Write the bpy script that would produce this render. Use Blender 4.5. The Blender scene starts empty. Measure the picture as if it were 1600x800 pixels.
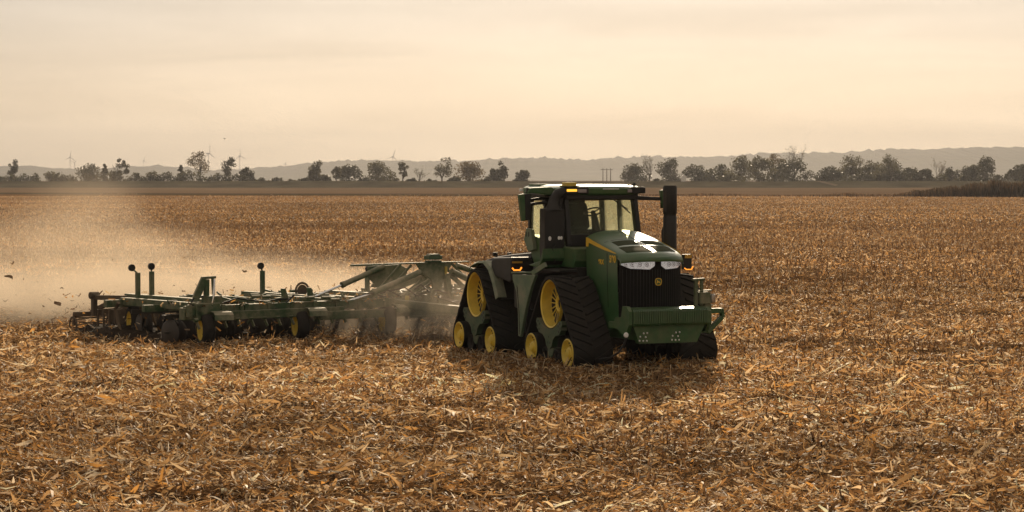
import bpy, bmesh, math, random
import numpy as np
from math import sin, cos, pi, radians, sqrt, atan2
from mathutils import Vector, Matrix

S = bpy.context.scene
COL = S.collection
rnd = random.Random(7)
rng = np.random.default_rng(11)

# ------------------------------------------------------------------ camera
F_PX, CAM_H, HORIZON = 3570.0, 3.87, 278.0
cam_d = bpy.data.cameras.new('camera')
cam = bpy.data.objects.new('camera', cam_d); COL.objects.link(cam)
cam_d.sensor_width = 36.0
cam_d.lens = 36.0 * F_PX / 1600.0
cam_d.clip_start = 0.5; cam_d.clip_end = 30000.0
PITCH = math.atan((400 - HORIZON) / F_PX)
cam.location = (0, 0, CAM_H)
cam.rotation_euler = (pi / 2 - PITCH, 0, 0)
S.camera = cam

# ------------------------------------------------------------------ light
SUN_EL, SUN_AZ = radians(21.0), radians(5.0)       # azimuth measured from +Y towards +X
VEIL_TOP, VEIL_LOW = (11.2, 10.1, 8.7), (20.4, 15.9, 10.8)
W = bpy.data.worlds.new("World"); S.world = W; W.use_nodes = True
nt = W.node_tree; nt.nodes.clear()
wo = nt.nodes.new('ShaderNodeOutputWorld'); bg = nt.nodes.new('ShaderNodeBackground')
sky = nt.nodes.new('ShaderNodeTexSky'); sky.sky_type = 'NISHITA'; sky.sun_disc = False
sky.sun_elevation = SUN_EL; sky.sun_rotation = SUN_AZ
sky.air_density = 1.0; sky.dust_density = 3.0; sky.ozone_density = 0.6
tint = nt.nodes.new('ShaderNodeMix'); tint.data_type = 'RGBA'; tint.blend_type = 'MULTIPLY'
tint.inputs[0].default_value = 1.0
tint.inputs[7].default_value = (1.0, 0.90, 0.76, 1)
tc = nt.nodes.new('ShaderNodeTexCoord')
mp = nt.nodes.new('ShaderNodeMapping'); mp.inputs['Scale'].default_value = (3.0, 3.0, 30.0)
mp.inputs['Rotation'].default_value = (0.0, 0.035, 0.0)
cn = nt.nodes.new('ShaderNodeTexNoise'); cn.inputs['Scale'].default_value = 1.5
cn.inputs['Detail'].default_value = 7.0; cn.inputs['Roughness'].default_value = 0.58; cn.inputs['Distortion'].default_value = 0.6
cr = nt.nodes.new('ShaderNodeMapRange'); cr.inputs[1].default_value = 0.36; cr.inputs[2].default_value = 0.70; cr.inputs[3].default_value = 0.85; cr.inputs[4].default_value = 1.05
# thin veil of high cloud: brightest round the sun, thinner and duller away from it
geo = nt.nodes.new('ShaderNodeVectorMath'); geo.operation = 'DOT_PRODUCT'
geo.inputs[1].default_value = (sin(SUN_AZ) * cos(SUN_EL), cos(SUN_AZ) * cos(SUN_EL), sin(SUN_EL))
glow = nt.nodes.new('ShaderNodeMapRange'); glow.interpolation_type = 'SMOOTHSTEP'
glow.inputs[1].default_value = 0.84; glow.inputs[2].default_value = 0.965; glow.inputs[3].default_value = 0.58; glow.inputs[4].default_value = 1.04
vm = nt.nodes.new('ShaderNodeMath'); vm.operation = 'MULTIPLY'
vs_ = nt.nodes.new('ShaderNodeVectorMath'); vs_.operation = 'SCALE'
sxz = nt.nodes.new('ShaderNodeSeparateXYZ'); nt.links.new(tc.outputs['Generated'], sxz.inputs[0])
hz_ = nt.nodes.new('ShaderNodeMapRange'); hz_.interpolation_type = 'SMOOTHSTEP'; hz_.inputs[1].default_value = 0.0; hz_.inputs[2].default_value = 0.085
nt.links.new(sxz.outputs[2], hz_.inputs[0])
vc = nt.nodes.new('ShaderNodeMix'); vc.data_type = 'RGBA'; vc.inputs[6].default_value = VEIL_LOW + (1,); vc.inputs[7].default_value = VEIL_TOP + (1,)
nt.links.new(hz_.outputs[0], vc.inputs[0]); nt.links.new(vc.outputs[2], vs_.inputs[0])
cm = nt.nodes.new('ShaderNodeMix'); cm.data_type = 'RGBA'; cm.blend_type = 'MIX'; cm.inputs[0].default_value = 0.93
L = nt.links.new
L(sky.outputs[0], tint.inputs[6]); L(tint.outputs[2], cm.inputs[6])
L(tc.outputs['Generated'], mp.inputs[0]); L(mp.outputs[0], cn.inputs['Vector'])
L(tc.outputs['Generated'], geo.inputs[0]); L(geo.outputs['Value'], glow.inputs[0])
L(cn.outputs[0], cr.inputs[0]); L(cr.outputs[0], vm.inputs[0]); L(glow.outputs[0], vm.inputs[1]); L(vm.outputs[0], vs_.inputs['Scale'])
# bright aureole close round the veiled sun (above the frame)
au = nt.nodes.new('ShaderNodeMapRange'); au.interpolation_type = 'SMOOTHSTEP'; au.inputs[1].default_value = 0.955; au.inputs[2].default_value = 0.999; au.inputs[3].default_value = 1.0; au.inputs[4].default_value = 5.5
L(geo.outputs['Value'], au.inputs[0])
v2 = nt.nodes.new('ShaderNodeVectorMath'); v2.operation = 'SCALE'; L(vs_.outputs[0], v2.inputs[0]); L(au.outputs[0], v2.inputs['Scale'])
L(v2.outputs[0], cm.inputs[7])
L(cm.outputs[2], bg.inputs[0]); bg.inputs[1].default_value = 0.0568
L(bg.outputs[0], wo.inputs[0])

sl = bpy.data.lights.new('sun', 'SUN'); sl.energy = 5.0; sl.angle = radians(1.2); sl.color = (1.0, 0.80, 0.56)
so = bpy.data.objects.new('sun', sl); COL.objects.link(so)
sd = Vector((sin(SUN_AZ) * cos(SUN_EL), cos(SUN_AZ) * cos(SUN_EL), sin(SUN_EL)))
so.rotation_euler = sd.to_track_quat('Z', 'Y').to_euler(); so.location = (20, 100, 80)

S.view_settings.view_transform = 'Standard'; S.view_settings.look = 'None'
S.view_settings.exposure = 0.4; S.view_settings.gamma = 1.0; S.view_settings.use_curve_mapping = False
S.render.engine = 'CYCLES'
S.cycles.use_denoising = True
S.cycles.max_bounces = 8; S.cycles.transparent_max_bounces = 24; S.cycles.volume_bounces = 0
S.cycles.sample_clamp_indirect = 4.0
HAZE_DENSITY = 0.00013

# ------------------------------------------------------------------ materials
def nodes(m):
    m.use_nodes = True
    return m.node_tree.nodes, m.node_tree.links

def mat(name, base, rough=0.5, metal=0.0, dust=0.0, var=0.15, scale=6.0, bump=0.0, coat=0.0, spec=0.5, dustcol=(0.30, 0.21, 0.13)):
    m = bpy.data.materials.new(name); N, K = nodes(m)
    b = N['Principled BSDF']
    b.inputs['Metallic'].default_value = metal
    b.inputs['Specular IOR Level'].default_value = spec
    b.inputs['Coat Weight'].default_value = coat; b.inputs['Coat Roughness'].default_value = 0.28
    t = N.new('ShaderNodeTexCoord')
    n = N.new('ShaderNodeTexNoise'); n.inputs['Scale'].default_value = scale; n.inputs['Detail'].default_value = 6
    K(t.outputs['Object'], n.inputs['Vector']) if False else m.node_tree.links.new(t.outputs['Object'], n.inputs['Vector'])
    lk = m.node_tree.links.new
    r = N.new('ShaderNodeValToRGB')
    r.color_ramp.elements[0].position = 0.3; r.color_ramp.elements[1].position = 0.7
    r.color_ramp.elements[0].color = tuple(c * (1 - var) for c in base) + (1,)
    r.color_ramp.elements[1].color = tuple(min(1, c * (1 + var)) for c in base) + (1,)
    lk(n.outputs[0], r.inputs[0]); out = r.outputs[0]
    rr = N.new('ShaderNodeMapRange'); rr.inputs[3].default_value = max(0.02, rough - 0.1); rr.inputs[4].default_value = min(1, rough + 0.15)
    if dust > 0:
        n2 = N.new('ShaderNodeTexNoise'); n2.inputs['Scale'].default_value = 2.3; n2.inputs['Detail'].default_value = 8; n2.inputs['Roughness'].default_value = 0.7
        lk(t.outputs['Object'], n2.inputs['Vector'])
        g = N.new('ShaderNodeNewGeometry'); sx = N.new('ShaderNodeSeparateXYZ'); lk(g.outputs['Normal'], sx.inputs[0])
        a = N.new('ShaderNodeMath'); a.operation = 'MULTIPLY_ADD'; a.inputs[1].default_value = 0.25; lk(sx.outputs[2], a.inputs[0]); lk(n2.outputs[0], a.inputs[2])
        r2 = N.new('ShaderNodeValToRGB'); r2.color_ramp.elements[0].position = 0.40; r2.color_ramp.elements[1].position = 0.85
        lk(a.outputs[0], r2.inputs[0])
        mu = N.new('ShaderNodeMath'); mu.operation = 'MULTIPLY'; mu.inputs[1].default_value = dust; lk(r2.outputs[0], mu.inputs[0])
        mx = N.new('ShaderNodeMix'); mx.data_type = 'RGBA'; lk(mu.outputs[0], mx.inputs[0]); lk(out, mx.inputs[6]); mx.inputs[7].default_value = dustcol + (1,)
        out = mx.outputs[2]
        ad = N.new('ShaderNodeMath'); ad.operation = 'ADD'; lk(n.outputs[0], ad.inputs[0]); lk(mu.outputs[0], ad.inputs[1]); lk(ad.outputs[0], rr.inputs[0])
    else:
        lk(n.outputs[0], rr.inputs[0])
    lk(out, b.inputs['Base Color']); lk(rr.outputs[0], b.inputs['Roughness'])
    if bump > 0:
        bp = N.new('ShaderNodeBump'); bp.inputs['Strength'].default_value = bump; bp.inputs['Distance'].default_value = 0.02
        n3 = N.new('ShaderNodeTexNoise'); n3.inputs['Scale'].default_value = scale * 6; n3.inputs['Detail'].default_value = 5
        lk(t.outputs['Object'], n3.inputs['Vector']); lk(n3.outputs[0], bp.inputs['Height']); lk(bp.outputs[0], b.inputs['Normal'])
    return m

def emit(name, col, s, base=(0.6, 0.3, 0.02)):
    m = bpy.data.materials.new(name); N, K = nodes(m); b = N['Principled BSDF']
    b.inputs['Base Color'].default_value = base + (1,); b.inputs['Roughness'].default_value = 0.25
    b.inputs['Emission Color'].default_value = col + (1,); b.inputs['Emission Strength'].default_value = s
    return m

M = {}
M['green'] = mat('green_paint', (0.027, 0.086, 0.025), 0.5, dust=0.34, coat=0.0, spec=0.4)
M['green_gloss'] = mat('glossy_green_paint', (0.026, 0.090, 0.025), 0.38, dust=0.20, coat=0.4, spec=0.5)
M['skirt'] = mat('dust_filmed_green_panel', (0.085, 0.135, 0.075), 0.55, dust=0.9, dustcol=(0.34, 0.30, 0.21), scale=4)
M['green_dusty'] = mat('dusty_green_paint', (0.034, 0.070, 0.028), 0.5, dust=0.9, scale=5, spec=0.4, dustcol=(0.36, 0.29, 0.19))
M['green_matte'] = mat('matte_green_casting', (0.035, 0.075, 0.035), 0.55, dust=0.55)
M['yellow'] = mat('yellow_paint', (0.74, 0.53, 0.06), 0.45, dust=0.26, var=0.12)
M['rubber'] = mat('black_rubber', (0.012, 0.011, 0.010), 0.8, dust=0.42, bump=0.3, dustcol=(0.07, 0.050, 0.033), spec=0.3)
M['black'] = mat('black_plastic', (0.011, 0.010, 0.009), 0.5, dust=0.25, dustcol=(0.08, 0.058, 0.038), spec=0.35)
M['vent'] = mat('hood_screen', (0.014, 0.034, 0.016), 0.9, dust=0.2, scale=60, var=0.5, spec=0.08)
M['grille'] = mat('grille_mesh', (0.006, 0.0055, 0.005), 0.8, dust=0.10, scale=30, bump=0.6, dustcol=(0.06, 0.045, 0.03), spec=0.15)
M['darkmetal'] = mat('dark_metal', (0.03, 0.028, 0.025), 0.5, metal=0.4, dust=0.5, dustcol=(0.14, 0.10, 0.065))
M['steel'] = mat('worn_steel', (0.42, 0.40, 0.37), 0.3, metal=0.9, dust=0.3)
M['rod'] = mat('chrome_rod', (0.75, 0.74, 0.72), 0.18, metal=1.0)
M['dirt'] = mat('dirt_caked_metal', (0.085, 0.062, 0.042), 0.85, dust=0.6, bump=0.6)
M['seat'] = mat('seat_cloth', (0.030, 0.030, 0.030), 0.85, bump=0.2)
M['white'] = mat('white_plate', (0.72, 0.70, 0.66), 0.5)
M['lens'] = mat('headlamp_lens_added_glow', (0.88, 0.86, 0.86), 0.15, metal=0.0, scale=45, var=0.55, bump=1.0, spec=1.0, coat=1.0)
M['lens'].node_tree.nodes['Principled BSDF'].inputs['Emission Color'].default_value = (1.0, 0.97, 0.95, 1); M['lens'].node_tree.nodes['Principled BSDF'].inputs['Emission Strength'].default_value = 0.16  # weak glow added so the headlight lenses look brighter
M['amber'] = emit('amber_lamp', (1.0, 0.52, 0.05), 1.0)
M['orange'] = emit('orange_lamp', (1.0, 0.30, 0.03), 1.2)
M['amber_off'] = mat('amber_reflector', (0.55, 0.30, 0.04), 0.35)
M['paleyellow'] = mat('yellow_dome', (0.50, 0.36, 0.05), 0.4, dust=0.3)
M['grey'] = mat('grey_lens', (0.28, 0.24, 0.24), 0.2)
M['decal'] = mat('yellow_decal', (0.70, 0.44, 0.03), 0.4, var=0.05)
# cab glass
gm = bpy.data.materials.new('cab_glass'); N, K = nodes(gm); lk = gm.node_tree.links.new
for n in list(N):
    if n.type == 'BSDF_PRINCIPLED': N.remove(n)
o_ = N['Material Output']
tr = N.new('ShaderNodeBsdfTransparent'); tr.inputs[0].default_value = (0.90, 0.95, 0.82, 1)
gl = N.new('ShaderNodeBsdfGlossy'); gl.inputs['Roughness'].default_value = 0.03
tl = N.new('ShaderNodeBsdfTranslucent'); tl.inputs[0].default_value = (0.80, 0.82, 0.62, 1)
lw = N.new('ShaderNodeLayerWeight'); lw.inputs[0].default_value = 0.25
m1 = N.new('ShaderNodeMixShader'); m2 = N.new('ShaderNodeMixShader'); m2.inputs[0].default_value = 0.19
mm = N.new('ShaderNodeMath'); mm.operation = 'MULTIPLY'; mm.inputs[1].default_value = 0.5
lk(lw.outputs['Fresnel'], mm.inputs[0]); lk(mm.outputs[0], m1.inputs[0]); lk(tr.outputs[0], m1.inputs[1]); lk(gl.outputs[0], m1.inputs[2])
lk(m1.outputs[0], m2.inputs[1]); lk(tl.outputs[0], m2.inputs[2]); lk(m2.outputs[0], o_.inputs[0])
M['glass'] = gm

def leafmat(name, trans=0.4, attr=True, base=(0.05, 0.05, 0.02), rough=0.55, spec=0.4, var=0.45):
    m = bpy.data.materials.new(name); N, K = nodes(m); lk = m.node_tree.links.new
    b = N['Principled BSDF']; b.inputs['Roughness'].default_value = rough; b.inputs['Specular IOR Level'].default_value = spec
    tl = N.new('ShaderNodeBsdfTranslucent'); mx = N.new('ShaderNodeMixShader'); mx.inputs[0].default_value = trans
    if attr:
        a = N.new('ShaderNodeAttribute'); a.attribute_name = 'tone'; c = a.outputs['Color']
    else:
        a = N.new('ShaderNodeTexCoord'); n = N.new('ShaderNodeTexNoise'); n.inputs['Scale'].default_value = 0.35; n.inputs['Detail'].default_value = 4
        lk(a.outputs['Object'], n.inputs['Vector']); r = N.new('ShaderNodeValToRGB')
        r.color_ramp.elements[0].position = 0.35; r.color_ramp.elements[1].position = 0.68
        r.color_ramp.elements[0].color = tuple(v * (1 - var) for v in base) + (1,); r.color_ramp.elements[1].color = tuple(v * (1 + var) for v in base) + (1,)
        lk(n.outputs[0], r.inputs[0]); c = r.outputs[0]
    lk(c, b.inputs['Base Color']); lk(c, tl.inputs[0])
    lk(b.outputs[0], mx.inputs[1]); lk(tl.outputs[0], mx.inputs[2]); lk(mx.outputs[0], N['Material Output'].inputs[0])
    return m
M['residue'] = leafmat('dry_corn_residue', 0.46, rough=0.6, spec=0.10)
M['stalk'] = leafmat('cut_corn_stalk', 0.42, rough=0.55, spec=0.25)
M['leaf_a'] = leafmat('autumn_leaves_olive', 0.35, False, (0.095, 0.082, 0.038))
M['leaf_b'] = leafmat('autumn_leaves_brown', 0.40, False, (0.14, 0.10, 0.045))
M['leaf_c'] = leafmat('dark_leaves', 0.30, False, (0.070, 0.064, 0.034))
M['bark'] = mat('bark', (0.06, 0.045, 0.032), 0.9, scale=2)
M['brush'] = leafmat('dry_brush', 0.3, True)

# ------------------------------------------------------------------ mesh helpers
class MB:
    def __init__(s): s.v = []; s.f = []; s.mi = []; s.m = 0
    def add(s, vs, fs):
        o = len(s.v); s.v += [tuple(v) for v in vs]
        for f in fs: s.f.append(tuple(i + o for i in f)); s.mi.append(s.m)
        return s
    def box(s, x0, x1, y0, y1, z0, z1):
        v = [(x, y, z) for x in (x0, x1) for y in (y0, y1) for z in (z0, z1)]
        return s.add(v, [(0, 1, 3, 2), (4, 6, 7, 5), (0, 4, 5, 1), (2, 3, 7, 6), (0, 2, 6, 4), (1, 5, 7, 3)])
    def bar(s, a, b, w, h=None, up=(0, 0, 1)):
        a, b = Vector(a), Vector(b); h = h or w
        d = (b - a).normalized(); u = Vector(up)
        if abs(d.dot(u)) > 0.98: u = Vector((1, 0, 0))
        r = d.cross(u).normalized() * (w / 2); u = r.cross(d).normalized() * (h / 2)
        v = [p + sr * r + su * u for p in (a, b) for sr, su in ((-1, -1), (1, -1), (1, 1), (-1, 1))]
        return s.add(v, [(0, 3, 2, 1), (4, 5, 6, 7)] + [(i, (i + 1) % 4, (i + 1) % 4 + 4, i + 4) for i in range(4)])
    def tube(s, pts, r, n=8, caps=True):
        pts = [Vector(p) for p in pts]; rs = r if isinstance(r, (list, tuple)) else [r] * len(pts)
        vs = []; up = None
        for i, p in enumerate(pts):
            d = (pts[min(i + 1, len(pts) - 1)] - pts[max(i - 1, 0)]).normalized()
            if up is None: up = Vector((0, 0, 1)) if abs(d.z) < 0.9 else Vector((1, 0, 0))
            x = d.cross(up).normalized(); up = x.cross(d).normalized()
            vs += [p + (x * cos(2 * pi * k / n) + up * sin(2 * pi * k / n)) * rs[i] for k in range(n)]
        fs = [(i * n + k, i * n + (k + 1) % n, (i + 1) * n + (k + 1) % n, (i + 1) * n + k) for i in range(len(pts) - 1) for k in range(n)]
        if caps: fs += [tuple(range(n - 1, -1, -1)), tuple((len(pts) - 1) * n + k for k in range(n))]
        return s.add(vs, fs)
    def lathe(s, prof, c=(0, 0, 0), axis='y', n=28, a0=0.0, a1=2 * pi):
        # prof: list of (radius, along)
        full = abs(a1 - a0 - 2 * pi) < 1e-6; vs = []; k_ = n if full else n + 1
        for (r, t) in prof:
            for k in range(k_):
                a = a0 + (a1 - a0) * k / n; u, w = r * cos(a), r * sin(a)
                p = {'y': (u, t, w), 'x': (t, u, w), 'z': (u, w, t)}[axis]
                vs.append((c[0] + p[0], c[1] + p[1], c[2] + p[2]))
        fs = [(i * k_ + k, i * k_ + (k + 1) % k_, (i + 1) * k_ + (k + 1) % k_, (i + 1) * k_ + k) for i in range(len(prof) - 1) for k in range(n)]
        return s.add(vs, fs)
    def disc(s, r, t, c, axis='y', n=24):
        return s.lathe([(0.001, t), (r, t)], c, axis, n)
    def prism(s, poly, a0, a1, axis='y'):
        def P(u, w, t): return {'y': (u, t, w), 'x': (t, u, w), 'z': (u, w, t)}[axis]
        n = len(poly); v = [P(u, w, a0) for u, w in poly] + [P(u, w, a1) for u, w in poly]
        return s.add(v, [tuple(range(n - 1, -1, -1)), tuple(range(n, 2 * n))] + [(i, (i + 1) % n, (i + 1) % n + n, i + n) for i in range(n)])
    def grid(s, P):
        nr, nc = len(P), len(P[0]); return s.add([p for r in P for p in r], [(i * nc + j, i * nc + j + 1, (i + 1) * nc + j + 1, (i + 1) * nc + j) for i in range(nr - 1) for j in range(nc - 1)])
    def sphere(s, c, r, n=10, m=6, sc=(1, 1, 1)):
        return s.add([(c[0] + sc[0] * r * sin(pi * i / m) * cos(2 * pi * k / n), c[1] + sc[1] * r * sin(pi * i / m) * sin(2 * pi * k / n), c[2] + sc[2] * r * cos(pi * i / m)) for i in range(m + 1) for k in range(n)],
                     [(i * n + k, (i + 1) * n + k, (i + 1) * n + (k + 1) % n, i * n + (k + 1) % n) for i in range(m) for k in range(n)])
    def build(s, name, mats, parent=None, bevel=0.0, smooth=0.0, label=None, thick=0.0, loc=None, rot=None):
        me = bpy.data.meshes.new(name); me.from_pydata(s.v, [], s.f); me.validate(verbose=False)
        if not isinstance(mats, (list, tuple)): mats = [mats]
        for m in mats: me.materials.append(m)
        if len(mats) > 1 and len(me.polygons) == len(s.mi): me.polygons.foreach_set('material_index', s.mi)
        b = bmesh.new(); b.from_mesh(me); bmesh.ops.remove_doubles(b, verts=b.verts, dist=1e-5)
        bmesh.ops.recalc_face_normals(b, faces=b.faces); b.to_mesh(me); b.free()
        if smooth > 0:
            me.polygons.foreach_set('use_smooth', [True] * len(me.polygons)); me.set_sharp_from_angle(angle=radians(smooth))
        o = bpy.data.objects.new(name, me); COL.objects.link(o)
        if parent: o.parent = parent
        if loc: o.location = loc
        if rot: o.rotation_euler = rot
        if thick: md = o.modifiers.new('thickness', 'SOLIDIFY'); md.thickness = thick; md.offset = -1
        if bevel: md = o.modifiers.new('bevel', 'BEVEL'); md.width = bevel; md.segments = 2; md.limit_method = 'ANGLE'; md.angle_limit = radians(35)
        if label: o['label'] = label
        return o

def tag(o, label=None, cat=None, group=None, kind=None):
    for k, v in (('label', label), ('category', cat), ('group', group), ('kind', kind)):
        if v: o[k] = v
    return o

def empty(name, loc, rz=0.0):
    o = bpy.data.objects.new(name, None); COL.objects.link(o); o.location = loc; o.rotation_euler = (0, 0, rz); o.empty_display_size = 0.5
    return o

KIDS = {}
def copy_tree(o, parent=None):
    c = o.copy(); COL.objects.link(c); c.parent = parent
    for ch in [x for x in COL.objects if x.parent == o]: copy_tree(ch, c)
    return c

def npmesh(name, V, Fq, material, tone=None, smooth=False):
    """V (n,3) float, Fq (m,4) int -> one mesh object."""
    me = bpy.data.meshes.new(name); V = np.ascontiguousarray(V, np.float32); Fq = np.ascontiguousarray(Fq, np.int32)
    k = Fq.shape[1]
    me.vertices.add(len(V)); me.vertices.foreach_set('co', V.ravel())
    me.loops.add(Fq.size); me.loops.foreach_set('vertex_index', Fq.ravel())
    me.polygons.add(len(Fq)); me.polygons.foreach_set('loop_start', np.arange(0, Fq.size, k, dtype=np.int32))
    me.update(calc_edges=True)
    if tone is not None:
        a = me.color_attributes.new('tone', 'FLOAT_COLOR', 'POINT'); t = np.ones((len(V), 4), np.float32); t[:, :3] = tone
        a.data.foreach_set('color', t.ravel())
    if smooth: me.polygons.foreach_set('use_smooth', np.ones(len(Fq), bool))
    me.materials.append(material)
    o = bpy.data.objects.new(name, me); COL.objects.link(o)
    return o

_T = rng.random((256, 256))
def vnoise(x, y, s=1.0):
    x = np.asarray(x, float) / s + 77.3; y = np.asarray(y, float) / s + 31.7
    i = np.floor(x).astype(int); j = np.floor(y).astype(int); u = x - i; v = y - j
    u = u * u * (3 - 2 * u); v = v * v * (3 - 2 * v)
    g = lambda a, b: _T[a % 256, b % 256]
    return (g(i, j) * (1 - u) + g(i + 1, j) * u) * (1 - v) + (g(i, j + 1) * (1 - u) + g(i + 1, j + 1) * u) * v

def height(x, y):
    x = np.asarray(x, float); y = np.asarray(y, float)
    d = np.clip((170 - y) / 80, 0, 1)
    return d * (0.20 * (vnoise(x * 0.7, y, 2.2) - 0.5) + 0.15 * (vnoise(x * 0.6 + 50, y, 0.8) - 0.5) + 0.05 * (vnoise(x * 0.7 + 20, y, 0.33) - 0.5)) - 0.03 + 0.02 * d

# ------------------------------------------------------------------ setting: ground
ys = [-60, -20, 5, 15]; y = 20.0
while y < 14000:
    ys.append(y); y += max(0.3, (y - 40) * 0.012)
xs = list(np.arange(-32, 32.01, 0.32)); a = 32.0
while a < 9000:
    a *= 1.09; xs = [-a] + xs + [a]
xs = np.array(xs); ys = np.array(ys)
GX, GY = np.meshgrid(xs, ys); GZ = height(GX, GY)
nr, nc = GX.shape; idx = np.arange(nr * nc).reshape(nr, nc)
Fq = np.stack([idx[:-1, :-1], idx[:-1, 1:], idx[1:, 1:], idx[1:, :-1]], -1).reshape(-1, 4)
gmat = bpy.data.materials.new('harvested_field'); N, K = nodes(gmat); lk = gmat.node_tree.links.new
b = N['Principled BSDF']; b.inputs['Roughness'].default_value = 1.0; b.inputs['Specular IOR Level'].default_value = 0.0
t = N.new('ShaderNodeTexCoord')
def noise(sc, det=6, rough=0.6, mapscale=None):
    n = N.new('ShaderNodeTexNoise'); n.inputs['Scale'].default_value = sc; n.inputs['Detail'].default_value = det; n.inputs['Roughness'].default_value = rough
    if mapscale:
        q = N.new('ShaderNodeMapping'); q.inputs['Scale'].default_value = mapscale; q.inputs['Rotation'].default_value = (0, 0, radians(-5)); lk(t.outputs['Object'], q.inputs[0]); lk(q.outputs[0], n.inputs['Vector'])
    else: lk(t.outputs['Object'], n.inputs['Vector'])
    return n.outputs[0]
def ramp(x, stops):
    r = N.new('ShaderNodeValToRGB'); e = r.color_ramp.elements
    while len(e) < len(stops): e.new(0.5)
    for q, (p, c) in zip(e, stops): q.position = p; q.color = c if len(c) == 4 else tuple(c) + (1,)
    lk(x, r.inputs[0]); return r.outputs[0]
def mixc(f, a, b2, mode='MIX'):
    m = N.new('ShaderNodeMix'); m.data_type = 'RGBA'; m.blend_type = mode
    for i, v in ((0, f), (6, a), (7, b2)):
        if hasattr(v, 'links') or hasattr(v, 'is_linked'): lk(v, m.inputs[i])
        else: m.inputs[i].default_value = v if i == 0 else tuple(v) + (1,)
    return m.outputs[2]
fine = ramp(noise(7.0, 8, 0.75), [(0.30, (0.020, 0.012, 0.006)), (0.48, (0.085, 0.050, 0.024)), (0.60, (0.22, 0.13, 0.065)), (0.74, (0.48, 0.34, 0.20))])
band = ramp(noise(0.12, 4, 0.6, (0.30, 1.6, 1.0)), [(0.35, (0.72, 0.66, 0.60)), (0.65, (1.5, 1.45, 1.4))])
col = mixc(1.0, fine, band, 'MULTIPLY')
sx = N.new('ShaderNodeSeparateXYZ'); lk(t.outputs['Object'], sx.inputs[0])
ma = N.new('ShaderNodeMath'); ma.operation = 'MULTIPLY_ADD'; ma.inputs[1].default_value = 0.45; lk(sx.outputs[0], ma.inputs[0]); lk(sx.outputs[1], ma.inputs[2])
def step_(v0, v1):
    r = N.new('ShaderNodeMapRange'); r.inputs[1].default_value = v0; r.inputs[2].default_value = v1; lk(ma.outputs[0], r.inputs[0]); return r.outputs[0]
farcol = ramp(noise(0.05, 5, 0.6, (0.3, 1.5, 1)), [(0.35, (0.10, 0.066, 0.042)), (0.65, (0.17, 0.115, 0.072))])
col = mixc(step_(488, 496), col, (0.055, 0.042, 0.024))
col = mixc(step_(530, 560), col, farcol)
lk(col, b.inputs['Base Color'])
bp = N.new('ShaderNodeBump'); bp.inputs['Strength'].default_value = 0.9; bp.inputs['Distance'].default_value = 0.08
lk(noise(6.0, 8, 0.75), bp.inputs['Height']); lk(bp.outputs[0], b.inputs['Normal'])
ground = npmesh('ground', np.stack([GX, GY, GZ], -1).reshape(-1, 3), Fq, gmat, smooth=True)
tag(ground, 'harvested corn field of brown soil running to the horizon', None, None, 'structure')

# ---- levee
def strip(name, xs_, prof, material, label):
    P = np.array([[(x, py + dy(x), max(-0.2, pz * k(x))) for (py, pz) in prof] for x, dy, k in xs_]); n, m_ = P.shape[:2]
    id_ = np.arange(n * m_).reshape(n, m_); f = np.stack([id_[:-1, :-1], id_[:-1, 1:], id_[1:, 1:], id_[1:, :-1]], -1).reshape(-1, 4)
    return tag(npmesh(name, P.reshape(-1, 3), f, material, smooth=False), label, None, None, 'structure')
lev = mat('levee_grass', (0.066, 0.055, 0.036), 0.9, scale=0.08, var=0.35, spec=0.0)
lx = np.linspace(-1500, 1500, 300)
strip('levee', [(x, lambda q: 0.0, (lambda v: (lambda q: v))(1.0 + 0.10 * (vnoise(x, 0, 30.0) - 0.5))) for x in lx],
      [(905, -0.2), (916, 0.25), (930, 2.45), (934, 2.5), (946, -0.2)], lev, 'long low grassy levee across the far edge of the fields')
# track climbing the levee at the right, lying just above its face
pm = mat('dirt_track', (0.13, 0.10, 0.07), 1.0, scale=0.1, spec=0.0)
mb = MB(); pts = []
for i in range(13):
    q = i / 12; px = 1318 - 40 * q; z0 = 0.10 + 2.45 * q; yy = 917 + 13 * q
    xx = (px - 800) / F_PX * yy
    pts.append(((xx - 1.8, yy - 0.6, z0 + 0.15), (xx + 1.8, yy - 0.6, z0 + 0.05)))
mb.grid([list(p) for p in pts]); tag(mb.build('farm_track', pm), 'pale dirt track climbing the levee on the right', None, None, 'structure')

# ---- hills
hp = [(-2500, 266), (-300, 263), (0, 262), (40, 260), (100, 264), (160, 267), (195, 262), (240, 259), (290, 262), (340, 268), (400, 264), (450, 260), (500, 255), (540, 251), (600, 250), (660, 252), (720, 253), (770, 249), (830, 246), (870, 248), (915, 251), (950, 247), (1000, 247), (1060, 246), (1130, 244), (1200, 240), (1300, 239), (1400, 235), (1500, 232), (1600, 229), (1900, 224), (4000, 225)]
hx = np.arange(-3000, 4300, 3.0); HD = 4300.0
px = 800 + hx * F_PX / HD
top = np.interp(px, [p[0] for p in hp], [p[1] for p in hp]); hz = CAM_H + (HORIZON - top) * HD / F_PX
fr = np.array([(3300, 0.0), (3500, 0.12), (3750, 0.42), (3950, 0.68), (4120, 0.88), (4230, 0.965), (4300, 1.0), (4420, 0.9), (4900, -0.1)])
HV = []
for (yy, k) in fr:
    nz = (vnoise(hx, yy * 0.1, 90) - 0.5) * 6 + (vnoise(hx, yy, 14) - 0.5) * 2.0 * k ** 3
    rough = (vnoise(hx, yy, 8.0) ** 2) * 5.0 * k ** 3 + vnoise(hx * 1.3, yy, 3.2) * 3.0 * k ** 3 + vnoise(hx, yy + 40, 25.0) * 2.0 * k ** 2
    HV.append(np.stack([hx, np.full_like(hx, yy) + (vnoise(hx, yy, 40) - 0.5) * 60, np.where(k <= 0, -1.0, (hz - 3.5) * k + (nz * 0.5 + rough) * min(1, k * 1.5))], -1))
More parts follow.
